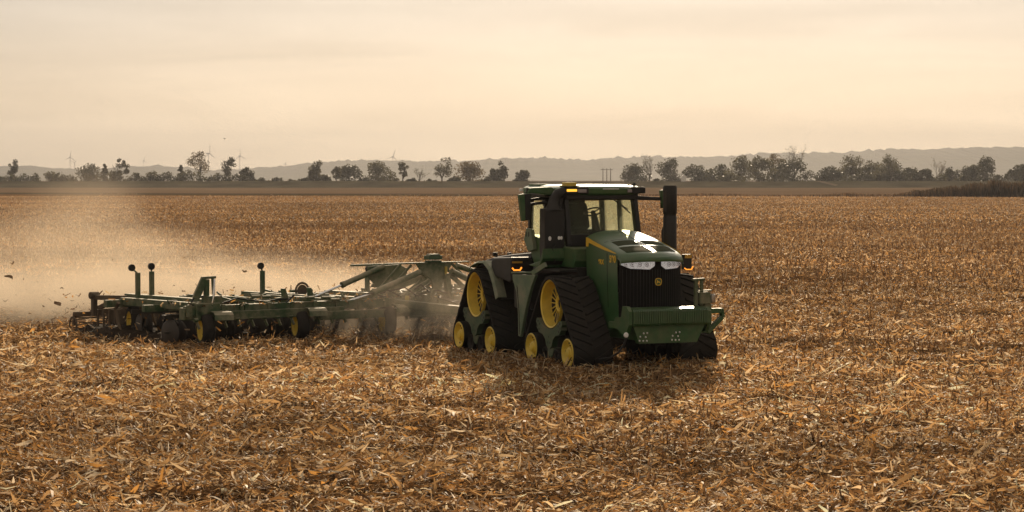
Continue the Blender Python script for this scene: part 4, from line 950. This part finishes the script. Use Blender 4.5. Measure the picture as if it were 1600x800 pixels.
# rails
mb = MB(); mb.tube([(1.6, 1.28, 2.0), (1.6, 1.22, 2.75), (1.6, 1.30, 2.98), (1.6, 1.40, 3.02)], .022, 8); mb.tube([(1.7, 1.32, 2.0), (1.7, 1.36, 2.55), (1.7, 1.42, 2.72)], .02, 8); P('handrail', mb, 'black', smooth=60)
mb = MB(); mb.box(.3, 1.1, 1.0, 1.5, .9, .95); mb.box(.3, 1.1, 1.1, 1.5, 1.3, 1.35); mb.box(.3, 1.1, 1.1, 1.45, 1.7, 1.75); mb.bar((.3, 1.4, .9), (.3, 1.2, 2.0), .06); mb.bar((1.1, 1.4, .9), (1.1, 1.2, 2.0), .06); P('cab_steps', mb, 'black')
# front skirt and arch
mb = MB(); mb.prism([(-.10, 1.82), (1.16, 1.86), (.92, 1.60), (.62, 1.12), (.40, .62), (.34, .50), (.22, .52), (.20, 1.0), (.12, 1.45), (-.08, 1.70)], -1.52, -1.45, 'y')
sk = P('fender_skirt', mb, 'skirt', bevel=0.015, label='pale dusty green skirt hanging between the two near tracks')
mb = MB(); mb.prism([(.16, 1.6), (.20, 1.55), (.30, 1.0), (.32, .6), (.30, .55), (.27, 1.0), (.17, 1.5)], -1.526, -1.52, 'y'); P('skirt_seam', mb, 'black', sk)
mb = MB()
arch = [(1.10, 1.90), (.86, 1.60), (.58, 1.1), (.40, .60)]
mb.grid([[(x + .04, y_, z) for y_ in (-1.46, -1.1, -.7)] for x, z in arch]); P('front_fender', mb, 'black', thick=0.03)
mb = MB(); mb.grid([[(x + .04, y_, z) for y_ in (1.46, 1.1, .7)] for x, z in arch]); P('front_fender', mb, 'black', thick=0.03)
mb = MB(); mb.box(-.2, .75, -1.44, -.5, 1.1, 1.78); mb.box(-.2, .75, .5, 1.44, 1.1, 1.78); P('fuel_tank', mb, 'black', bevel=0.04)
mb = MB(); mb.bar((.95, -1.5, 1.88), (1.3, -1.35, 2.08), .06, .10); mb.bar((-.15, -1.49, 1.86), (.9, -1.49, 1.90), .06, .035); P('platform_edge', mb, 'skirt')
# rear cowl, fenders
mb = MB(); mb.prism([(-3.3, 1.3), (-3.35, 1.98), (-2.7, 2.10), (-1.6, 2.20), (-.55, 2.27), (-.42, 2.20), (-.40, 1.3)], -.92, .92, 'y'); 
cw = P('rear_cowl', mb, 'black', bevel=0.06)
mb = MB()
for yy in (-.72, -.45, -.1, .3, .65):
    mb.bar((-3.2, yy, 2.02), (-2.7, yy, 2.115), .05, .03); mb.bar((-2.7, yy, 2.115), (-.6, yy, 2.285), .05, .03)
P('cowl_rib', mb, 'black', cw)
mb = MB(); mb.prism([(-1.45, 1.75), (-1.5, 2.06), (-1.35, 2.14), (-.42, 2.18), (-.34, 2.12), (-.34, 1.66), (-.45, 1.62)], -1.44, -.93, 'y'); rt = P('rear_tank', mb, 'black', bevel=0.04)
mb = MB(); mb.box(-.338, -.325, -1.42, -1.18, 2.05, 2.09); P('reflector', mb, 'amber_off', rt)
mb = MB(); mb.tube([(-.325, -1.42, 1.95), (-.325, -1.38, 1.90), (-.325, -1.24, 1.90), (-.325, -1.20, 1.96)], .018, 6); P('marker_lamp', mb, 'orange', rt)
fa = [(-2.60, 1.86), (-2.40, 1.95), (-2.1, 2.01), (-1.75, 2.02), (-1.45, 1.88), (-1.22, 1.60), (-1.02, 1.25)]
for sg in (-1, 1):
    mb = MB(); mb.grid([[(x, sg * y_, z) for y_ in (1.36, .9, .5)] for x, z in fa]); fd = P('rear_fender', mb, 'black', thick=0.03)
    mb = MB(); mb.grid([[(x + .012, sg * 1.53, z - .01), (x + .045, sg * 1.48, z + .04), (x + .035, sg * 1.27, z + .035)] for x, z in fa]); P('fender_edge', mb, 'skirt', fd, thick=0.02)
mb = MB(); mb.bar((-2.6, -.8, 2.0), (-2.6, -.85, 2.14), .03); mb.box(-2.64, -2.56, -.93, -.82, 2.12, 2.21); P('rear_work_lamp', mb, 'black', bevel=0.015)
mb = MB(); mb.box(-2.04, -1.96, -.83, -.73, 2.15, 2.22); P('rear_work_lamp', mb, 'black', bevel=0.02)
mb = MB(); mb.bar((-.58, -.78, 2.25), (-.58, -.78, 2.42), .05); mb.box(-.64, -.50, -.88, -.70, 2.40, 2.43); P('grab_post', mb, 'black')
#@@END_TRACTOR
#@@IMPLEMENT
# ------------------------------------------------------------------ folding tillage implement behind the tractor
I0 = empty('disc_harrow', (-2.0, 57.0, -0.02), radians(38.0 - 90.0))
tag(I0, 'wide dusty green folding disc harrow pulled behind the tractor', 'harrow')
def Q(name, mb, m, parent=I0, **k): return P(name, mb, m, parent, **k)
DG = 'green_dusty'
for name, y0, y1 in (('wing_frame', -7.15, -2.75), ('center_frame', -2.7, 2.7), ('wing_frame', 2.75, 6.6)):
    mb = MB(); mb.box(.10, .30, y0, y1, .74, .94); mb.box(-1.85, -1.70, y0, y1, .72, .88); mb.box(-3.75, -3.58, y0, y1, .74, .92)
    n = 4 if name == 'center_frame' else 3
    for k in range(n):
        y = y0 + .5 + (y1 - y0 - .9) * k / (n - 1); mb.bar((.2, y, .90), (-3.7, y, .88), .15, .18)
    for k in range(7):
        y = y0 + .3 + (y1 - y0 - .6) * k / 6; mb.box(.305, .34, y - .05, y + .05, .70, .96); mb.bar((-.2, y, .9), (-.9, y + .15, .4), .05, .08)
    r_ = random.Random(int(y0 * 10))
    for k in range(34):
        y = y0 + (y1 - y0) * r_.random(); x = r_.choice((.34, .2, .05, -.6, -1.2, -1.75, -2.6, -3.3)); z = .94 + .10 * r_.random(); a_ = .03 + .05 * r_.random()
        if k % 3 == 0: mb.box(x - a_, x + a_, y - a_, y + a_, .70, z)
        elif k % 3 == 1: mb.bar((x, y, z - .05), (x - .5 * r_.random(), y + .7 * (r_.random() - .5), z + .08 * r_.random()), .035, .05)
        else: mb.tube([(x, y - .12, z), (x, y + .12, z)], .04, 8)
    for k in range(12):
        y = y0 + (y1 - y0) * (k + .5) / 12; mb.bar((.22, y, .8), (.42, y + .06, .42), .035, .06); mb.tube([(.36, y - .05, .62), (.36, y + .05, .62)], .05, 8)
    Q(name, mb, DG)
mb = MB(); mb.bar((-.1, -6.3, .96), (-4.1, -6.3, .94), .20, .20); mb.bar((.0, -2.9, .93), (-3.9, -3.1, .92), .16, .18); mb.bar((-.6, -5.0, .98), (-3.4, -5.0, .94), .12, .14)
Q('wing_beam', mb, DG, bevel=0.012)
mb = MB(); mb.bar((.35, -1.35, .82), (3.1, -.14, .62), .16, .20); mb.bar((.35, 1.35, .82), (3.1, .14, .62), .16, .20); mb.bar((2.9, 0, .60), (3.95, -.25, .58), .18, .18); mb.bar((1.4, -.85, .75), (1.4, .85, .75), .12, .12)
Q('drawbar', mb, DG, bevel=0.012)
# mast and receiver
mb = MB(); mb.prism([(-.62, 1.77), (.52, 1.77), (.36, 1.58), (.22, 1.36), (.14, 1.02), (-.08, 1.02), (-.16, 1.36), (-.42, 1.52)], .14, .20, 'x'); 
for a_, b_ in (((-.7, 1.74), (-1.5, .95)), ((-.3, 1.42), (-1.0, .92)), ((.55, 1.74), (1.5, .98)), ((.1, 1.1), (.9, .95)), ((-.1, 1.1), (-.7, .95)), ((-1.4, 1.0), (.9, 1.02)), ((.3, 1.5), (-.5, 1.0)), ((-.4, 1.5), (.4, 1.02))):
    for xx in (.10, -.35): mb.bar((xx, a_[0], a_[1]), (xx - .1, b_[0], b_[1]), .045, .06)
mb.bar((.17, -.10, 1.1), (.25, -.30, .85), .14, .14); mb.bar((.17, .30, 1.5), (.2, .42, .85), .16, .14); mb.bar((.1, -.35, 1.42), (-.9, -1.1, .92), .12, .12); mb.bar((.17, -.2, 1.35), (.2, -1.1, .95), .08, .1); mb.bar((.17, .4, 1.5), (.2, 1.1, .95), .08, .1)
mast = Q('mast', mb, DG, bevel=0.01)
mb = MB(); mb.box(.10, .22, -1.54, 1.01, 1.765, 1.80); mb.box(-.9, -.8, -1.85, -.5, 1.70, 1.75); Q('light_bar', mb, DG, mast)
mb = MB(); mb.box(.06, .26, -.26, .12, 1.80, 1.84); mb.box(.04, .28, -.28, .12, 1.86, 1.96); mb.prism([(-.26, 1.96), (.10, 1.96), (.04, 2.0), (-.2, 2.0)], .06, .26, 'x'); Q('signal_receiver', mb, 'green_matte', mast, bevel=0.01)
mb = MB(); mb.box(.21, .24, .24, .30, 1.42, 1.68); Q('warning_decal', mb, 'paleyellow', mast)
mb = MB(); mb.prism([(-1.46, 1.70), (-.5, 1.72), (-.22, 1.60), (-.42, 1.22), (-1.0, 1.14), (-1.36, 1.18), (-1.28, 1.28), (-1.42, 1.40)], -.75, -.69, 'x'); Q('fold_plate', mb, DG, bevel=0.008)
def cylinder(a, b_, c_, r):
    mb = MB(); mb.tube([a, b_], r, 12); mb.tube([Vector(b_) + (Vector(a) - Vector(b_)).normalized() * .08, b_], r * 1.15, 12); cy = Q('fold_cylinder', mb, DG, smooth=50)
    mb = MB(); mb.tube([b_, c_], r * .42, 10); mb.lathe([(.02, -.05), (.07, -.05), (.07, .05), (.02, .05)], c_, 'x', 10); Q('cylinder_rod', mb, 'rod', cy, smooth=50)
cylinder((.24, -.53, 1.56), (.24, -1.97, 1.08), (.24, -2.95, .84), .078)
cylinder((-.6, -1.05, 1.68), (-.6, -2.30, 1.26), (-.6, -3.15, .98), .072)
cylinder((.24, .42, 1.56), (.24, 1.55, 1.10), (.24, 2.5, .84), .078)
cylinder((-.6, 1.2, 1.66), (-.6, 2.6, 1.25), (-.6, 3.6, .95), .072)
# hoses
def hose(pts, r=.022): mb = MB(); mb.tube(pts, r, 6); Q('hydraulic_hose', mb, 'black', smooth=60)
for k in range(9):
    y0 = -2.4 + k * .5; hose([(.1 - .3 * (k % 3), y0, 1.0), (.3, y0 + .35, 1.10 + .05 * (k % 4)), (.2, y0 + .8, .98), (.0, y0 + 1.2, 1.02)])
for k in range(3): hose([(.5, -.2 + .1 * k, .95), (1.4, -.2 + .1 * k, .80), (2.6, -.1 + .05 * k, .78), (3.9, -.25 + .1 * k, .95)])
hose([(.2, -7.0, .98), (.15, -6.9, 1.12), (.1, -6.6, 1.16), (.1, -6.4, 1.02), (.2, -6.7, .92), (.25, -7.1, .96)], .025)
hose([(.1, -6.2, .95), (-.1, -5.6, 1.06), (.0, -5.0, .98), (.1, -4.2, 1.02)], .02); hose([(.25, -5.9, .9), (.3, -5.2, .72), (.28, -4.6, .84), (.2, -4.2, 1.1)], .02)
# gauge wheels
def wheel(x, y, r, w_, yaw, fender=True):
    mb = MB(); c = (0, 0, r)
    mb.lathe([(r * .62, -w_ * .42), (r * .80, -w_ * .50), (r * .95, -w_ * .42), (r, -w_ * .25), (r, w_ * .25), (r * .95, w_ * .42), (r * .80, w_ * .5), (r * .62, w_ * .42)], c, 'y', 28)
    t_ = Q('gauge_wheel', mb, 'rubber', smooth=50, loc=(x, y, 0), rot=(0, 0, yaw))
    mb = MB(); mb.lathe([(r * .66, -w_ * .44), (r * .60, -w_ * .40), (r * .55, -w_ * .22), (r * .30, -w_ * .15), (r * .22, -w_ * .30), (.001, -w_ * .30)], c, 'y', 24); mb.lathe([(r * .64, w_ * .40), (r * .4, w_ * .1), (.001, w_ * .1)], c, 'y', 24); Q('rim', mb, 'yellow', t_, smooth=40)
    mb = MB(); mb.bar((-.1, w_ * .5 + .06, r), (-.5, w_ * .5 + .06, .88), .09, .12); mb.bar((0, -.02, r), (0, w_ * .5 + .1, r), .07); Q('wheel_arm', mb, 'darkmetal', t_)
    if fender:
        mb = MB(); mb.grid([[(x_, y_, z) for y_ in (w_ * .35, w_ * .35 + .45)] for x_, z in ((.45, .62), (.42, .74), (.32, .80), (-.1, .82))]); Q('wheel_guard', mb, DG, t_, thick=0.02)
    return t_
for y in (-6.65, -4.07, -1.55, 1.55, 4.0): wheel(.25, y, .38, .30, radians(-14), y < 0)
for y in (-6.40, -3.4, -1.0, 1.0, 3.4): wheel(-3.6, y, .38, .30, radians(-14), False)
# disc gangs with blades
def gang(x, y0, y1, ang, n, first=None):
    mb = MB(); L_ = y1 - y0; mb.tube([(0, -L_ / 2, .30), (0, L_ / 2, .30)], .03, 6); mb.bar((-.05, -L_ / 2, .66), (-.05, L_ / 2, .66), .10, .10)
    for k in range(n // 2): yy = -L_ / 2 + L_ * (k + .5) / (n // 2); mb.bar((-.05, yy, .66), (.14, yy, .5), .05, .03); mb.bar((.14, yy, .5), (0, yy, .30), .05, .03)
    g = Q('disc_gang', mb, 'darkmetal', loc=(x, (y0 + y1) / 2, 0), rot=(0, 0, ang))
    for k in range(n):
        yy = -L_ / 2 + L_ * (k + .5) / n
        if gang.blade is None:
            mb = MB(); mb.lathe([(.30, .045), (.26, .03), (.18, .012), (.06, 0), (.001, 0)], (0, 0, .30), 'y', 22); mb.lathe([(.30, .045), (.296, .040), (.26, .022), (.06, -.008), (.001, -.008)], (0, 0, .30), 'y', 22)
            o = Q('disc_blade', mb, 'steel_dirty', g, smooth=30, loc=(0, yy, 0)); gang.blade = o
        else:
            o = gang.blade.copy(); COL.objects.link(o); o.parent = g; o.location = (0, yy, 0)
gang.blade = None
M['steel_dirty'] = mat('soil_worn_steel', (0.045, 0.038, 0.032), 0.5, metal=0.3, dust=0.6, dustcol=(0.07, 0.05, 0.033))
gang(-.75, -7.35, -5.0, radians(14), 9); gang(-1.0, -4.8, -2.5, radians(14), 8); gang(-1.2, -2.3, -.3, radians(14), 7); gang(-1.2, .3, 2.3, radians(-14), 6); gang(-1.0, 2.5, 4.8, radians(-14), 6)
gang(-2.6, -6.9, -4.8, radians(-14), 8); gang(-2.5, -4.6, -2.4, radians(-14), 8); gang(-2.4, -2.2, -.3, radians(-14), 7); gang(-2.4, .3, 2.2, radians(14), 6)
# shanks
mb = MB()
for k in range(26):
    y = -6.9 + k * .5; x = -3.1 if k % 2 else -3.45
    mb.tube([(x, y, .86), (x - .15, y, .7), (x - .05, y, .4), (x + .12, y, .15), (x + .2, y, -.02)], [.05, .05, .045, .035, .02], 6)
Q('shank_row', mb, 'dirt', smooth=50)
# rolling baskets
def basket(y0, y1, x):
    mb = MB(); r = .21
    for yy in (y0, (y0 + y1) / 2, y1): mb.lathe([(r, -.012), (r, .012), (r - .05, .012), (r - .05, -.012), (r, -.012)], (x, yy, r), 'y', 20)
    for k in range(9):
        a = 2 * pi * k / 9; mb.tube([(x + r * cos(a + t_ * 1.0), y0 + (y1 - y0) * t_, r + r * sin(a + t_ * 1.0)) for t_ in (0, .25, .5, .75, 1)], .016, 5)
    b_ = Q('rolling_basket', mb, 'dirt')
    mb = MB(); mb.bar((x + .05, y0, .48), (x + .05, y1, .48), .10, .10)
    for yy in (y0 + .02, y1 - .02): mb.bar((x + .05, yy, .5), (x, yy, r), .06, .08)
    for yy in (y0 + .5, y1 - .5): mb.bar((x + .05, yy, .52), (x + .75, yy, .72), .09, .10); mb.bar((x + .75, yy, .72), (x + 2.1, yy, .86), .09, .12)
    Q('basket_frame', mb, 'dirt', b_)
for y0, y1 in ((-6.95, -4.9), (-4.7, -2.6), (-2.4, -.2), (.2, 2.4)): basket(y0, y1, -5.75)
mb = MB(); mb.bar((-5.0, -6.75, .92), (-3.7, -6.55, .95), .10, .12); mb.bar((-5.0, -6.75, .45), (-5.0, -6.75, .98), .12, .14); mb.bar((-5.0, -6.75, .55), (-4.6, -4.8, .70), .08, .12); mb.lathe([(.001, -.12), (.09, -.12), (.09, .12), (.001, .12)], (-5.0, -6.75, .97), 'y', 12)
for k in range(4): mb.bar((-4.9 + .3 * k, -6.7, .2), (-4.9 + .3 * k, -6.7, .62), .05, .05)
Q('wing_end_arm', mb, 'dirt', bevel=0.012)
mb = MB(); mb.grid([[(-4.75, y, z) for y in (-6.5, -6.0, -5.4, -4.9)] for z in (.10, .3, .5, .62)]); Q('rear_shield', mb, 'dirt', thick=0.02)
# posts with round heads
def post(x, y, z0, z1, tilt):
    mb = MB(); mb.box(x - .05, x + .05, y - .05, y + .05, z0, z1); mb.bar((x, y, z1 - .02), (x, y + tilt, z1 + .07), .035); p = Q('lamp_post', mb, DG, bevel=0.008)
    mb = MB(); mb.lathe([(.001, -.05), (.06, -.05), (.085, -.02), (.085, .04), (.001, .04)], (x, y + tilt * 1.4, z1 + .12), 'x', 16); Q('lamp', mb, 'black', p, smooth=40)
post(-3.0, -6.62, .98, 1.60, -.12); post(-3.0, -6.24, .96, 1.62, -.01); post(-3.0, -3.09, .90, 1.56, -.04); post(-3.0, .1, .9, 1.4, .02)
# fold tower at the wing joint
mb = MB(); mb.bar((.2, -6.60, .85), (.2, -6.58, 1.55), .10, .12); mb.bar((.15, -6.85, 1.10), (.2, -6.64, 1.56), .12, .16); mb.bar((.2, -6.72, 1.58), (.2, -6.34, 1.59), .07, .06); mb.bar((.2, -6.42, 1.58), (.2, -6.40, 1.2), .06, .07); mb.box(.08, .34, -6.95, -6.3, .60, 1.0); mb.box(.02, .30, -6.62, -6.22, .95, 1.16); mb.box(.0, .26, -7.2, -6.9, .62, .9)
tw = Q('fold_tower', mb, DG, bevel=0.012)
mb = MB(); mb.tube([(.27, -6.42, 1.55), (.30, -6.45, 1.2), (.28, -6.5, .95)], .03, 8); Q('tower_cylinder', mb, 'rod', tw, smooth=40)
for (y, z, w_) in ((-4.35, .94, .24), (-3.62, .94, .22)):
    mb = MB(); mb.prism([(y - w_, z), (y + .15, z), (y + .10, z + .10), (y + .02, z + .32), (y - .07, z + .32), (y - .04, z + .12), (y - w_, z + .10)], -.05, .05, 'x'); Q('hinge_bracket', mb, DG, bevel=0.008)
mb = MB(); ring = [(-2.0, -2.55 + .19 * cos(2 * pi * k / 20), 1.08 + .19 * sin(2 * pi * k / 20)) for k in range(21)]; mb.tube(ring, .03, 6, False); mb.lathe([(.001, 0), (.15, 0)], (-2.0, -2.55, 1.08), 'x', 16); mb.bar((-2.0, -2.55, .9), (-2.0, -2.55, 1.0), .06); Q('hose_reel', mb, 'dirt', smooth=50)
mb = MB(); mb.box(.345, .355, -1.38, -1.18, .58, .72); Q('white_decal', mb, 'white')
mb = MB(); mb.box(.32, .36, -1.05, -.95, .80, 1.0); Q('yellow_tag', mb, 'paleyellow')
mb = MB(); mb.bar((.45, -1.0, .48), (.45, 2.2, .48), .05, .05); mb.box(.36, .42, -3.6, 2.4, .50, .70); mb.box(.34, .40, -6.5, -2.9, .60, .80); Q('lower_bar', mb, DG, bevel=0.01)

g = np.random.default_rng(5); n = 900; yy = g.uniform(-7.2, 2.6, n); xx = g.choice([.3, .1, -.7, -1.0, -1.75, -2.5, -3.6, -5.7], n) + g.normal(0, .14, n); zz = np.where(g.random(n) < .5, g.uniform(.05, .7, n), g.uniform(.9, 1.0, n))
a = g.normal(size=(n, 3)); a[:, 2] *= .8; a /= np.linalg.norm(a, axis=1)[:, None]; b = np.cross(a, g.normal(size=(n, 3))); b /= np.linalg.norm(b, axis=1)[:, None]; ln = g.uniform(.02, .09, n)[:, None]; p = np.stack([xx, yy, zz], -1)
V = np.stack([p - a * ln - b * .012, p - a * ln + b * .012, p + a * ln + b * .02, p + a * ln - b * .02], 1).reshape(-1, 3)
o = npmesh('caught_residue', V, np.arange(4 * n).reshape(n, 4), M['residue'], np.repeat(PAL[g.integers(0, 8, n)], 4, 0)); o.parent = I0; o['kind'] = 'stuff'

# ridge of freshly turned soil under the harrow
gx_, gy_ = np.meshgrid(np.linspace(-6.4, -.35, 70), np.linspace(-7.4, 6.4, 150))
hz2 = np.clip(np.minimum((gx_ + 6.4) / 1.0, (-.35 - gx_) / .5), 0, 1) * np.clip(np.minimum((gy_ + 7.4) / .5, (6.4 - gy_) / .5), 0, 1)
gz_ = -.12 + hz2 * (.16 + .28 * vnoise(gx_, gy_, .55) * vnoise(gx_ + 9, gy_, 1.3) + .16 * vnoise(gx_, gy_, .17))
n, m_ = gx_.shape; id_ = np.arange(n * m_).reshape(n, m_)
M['soil'] = mat('turned_dark_soil', (0.036, 0.024, 0.015), 0.95, scale=8, var=0.5, bump=0.8, spec=0.1)
ts = npmesh('turned_soil', np.stack([gx_, gy_, gz_], -1).reshape(-1, 3), np.stack([id_[:-1, :-1], id_[:-1, 1:], id_[1:, 1:], id_[1:, :-1]], -1).reshape(-1, 4), M['soil'])
ts.location = I0.location; ts.rotation_euler = I0.rotation_euler; tag(ts, 'freshly turned dark soil under the harrow', None, None, 'structure')
#@@END_IMPLEMENT
#@@DUST
# ------------------------------------------------------------------ dust cloud and flying leaves
dm = bpy.data.materials.new('dust_cloud'); N, K = nodes(dm); lk = dm.node_tree.links.new
for n in list(N):
    if n.type == 'BSDF_PRINCIPLED': N.remove(n)
pv = N.new('ShaderNodeVolumePrincipled'); pv.inputs['Color'].default_value = (0.82, 0.685, 0.53, 1); pv.inputs['Anisotropy'].default_value = 0.35
t = N.new('ShaderNodeTexCoord')
def vmath(op, a, b=None, c=None):
    m = N.new('ShaderNodeMath'); m.operation = op
    for i, v in enumerate((a, b, c)):
        if v is None: continue
        if isinstance(v, (int, float)): m.inputs[i].default_value = v
        else: lk(v, m.inputs[i])
    return m.outputs[0]
sp = N.new('ShaderNodeSeparateXYZ'); lk(t.outputs['Object'], sp.inputs[0]); X_, Y_, Z_ = sp.outputs
def puff(cx, cy, cz, rx, ry, rz, dens, pw=1.0):
    q = N.new('ShaderNodeMapping'); q.vector_type = 'POINT'; q.inputs['Location'].default_value = (-cx / rx, -cy / ry, -cz / rz); q.inputs['Scale'].default_value = (1 / rx, 1 / ry, 1 / rz)
    lk(t.outputs['Object'], q.inputs[0]); ln = N.new('ShaderNodeVectorMath'); ln.operation = 'LENGTH'; lk(q.outputs[0], ln.inputs[0])
    mr = N.new('ShaderNodeMapRange'); mr.interpolation_type = 'SMOOTHERSTEP'; mr.inputs[1].default_value = 1.0; mr.inputs[2].default_value = 0.15; mr.inputs[3].default_value = 0; mr.inputs[4].default_value = dens; lk(ln.outputs['Value'], mr.inputs[0])
    return mr.outputs[0]
nz = N.new('ShaderNodeTexNoise'); nz.inputs['Scale'].default_value = 0.24; nz.inputs['Detail'].default_value = 5; nz.inputs['Roughness'].default_value = 0.62; nz.inputs['Distortion'].default_value = 1.6; lk(t.outputs['Object'], nz.inputs['Vector'])
nr_ = N.new('ShaderNodeMapRange'); nr_.inputs[1].default_value = 0.36; nr_.inputs[2].default_value = 0.66; nr_.inputs[3].default_value = 0.30; nr_.inputs[4].default_value = 1.7; lk(nz.outputs[0], nr_.inputs[0])
DUST = [(-12.5, 65, 0.0, 10, 7, 1.9, 0.34), (-4.5, 64.5, 0.1, 8.0, 5.5, 1.8, 0.30), (-12.9, 69, 1.7, 2.8, 6, 3.1, 0.065), (-11.2, 67, 1.3, 2.4, 4, 1.6, 0.06), (-15.2, 69, 1.0, 4.0, 6, 2.7, 0.07), (-10.0, 67, 1.0, 3.2, 4, 2.0, 0.10), (-7.0, 65, 0.6, 4.0, 4, 1.7, 0.14), (-1.6, 55.2, 0.2, 4.2, 2.8, 1.7, 0.22), (-5.5, 57.5, 0.1, 5.0, 2.5, 1.0, 0.10), (-20, 67, 0, 8, 8, 1.7, 0.34)]
tot = None
for q in DUST:
    o_ = puff(*q); tot = o_ if tot is None else vmath('ADD', tot, o_)
lk(vmath('MULTIPLY', tot, nr_.outputs[0]), pv.inputs['Density']); lk(pv.outputs[0], N['Material Output'].inputs['Volume'])
dm.cycles.volume_step_rate = 0.35 if hasattr(dm.cycles, 'volume_step_rate') else 1
dc = MB().box(-27, 3.0, 53.6, 76, -.3, 5.4).build('dust_cloud', dm); tag(dc, 'tan dust billowing up behind the working harrow', None, None, 'stuff')

shapes = []
for k in range(5):
    r_ = random.Random(k); ln = 0.10 + 0.05 * k; w_ = .018 + .008 * r_.random(); mb = MB(); rows = []
    for i in range(5):
        u_ = i / 4 - .5; bz = (u_ * u_ - .08) * ln * (1.2 + r_.random()); ww = w_ * (1 - 1.5 * abs(u_ + .1) ** 2); rows.append([(u_ * ln, -ww, bz), (u_ * ln, ww, bz + .01 * r_.random())])
    mb.grid(rows); shapes.append(mb)
M['scrap'] = mat('dry_leaf_scrap', (0.20, 0.12, 0.06), 0.8)
FL = [(16, 433, 20), (18, 412, 13), (7, 470, 11), (67, 462, 12), (76, 468, 12), (92, 475, 18), (103, 482, 10), (36, 437, 6), (24, 461, 6), (57, 440, 5), (96, 450, 7), (118, 480, 9), (139, 483, 6), (176, 405, 8), (219, 362, 5), (246, 390, 4), (157, 478, 5), (130, 475, 5), (112, 470, 8), (125, 486, 9), (380, 424, 12), (354, 437, 6), (288, 402, 9), (305, 444, 7), (282, 450, 6), (272, 446, 5), (363, 445, 5), (264, 426, 5), (40, 452, 4), (85, 455, 4), (150, 462, 4), (182, 448, 4), (342, 426, 4), (400, 438, 4), (520, 420, 5), (66, 478, 6), (14, 498, 7), (45, 490, 7), (58, 497, 6), (330, 428, 8)]
fg = 'leaf scraps thrown into the air behind the harrow'; cache = {}
for i, (px, py, sz) in enumerate(FL):
    d = 55.0 + (i * 7 % 11) * 0.35 if px > 250 else 56.5 + (i * 5 % 9) * .5
    k = i % 5
    if k not in cache: o = shapes[k].build('flying_leaf', M['scrap'], thick=0.0); cache[k] = o
    else: o = cache[k].copy(); COL.objects.link(o)
    ln = sz * 0.8 * d / F_PX; s_ = ln / (0.10 + 0.05 * k); o.scale = (s_, s_ * 0.8, s_)
    o.location = ((px - 800) / F_PX * d, d, CAM_H + (HORIZON - py) / F_PX * d); o.rotation_euler = (rnd.random() * 6, rnd.random() * 1.2 - .6, rnd.random() * 6)
    tag(o, 'torn dry leaf scrap hanging in the dusty air on the left', 'leaf', fg)
#@@END_DUST
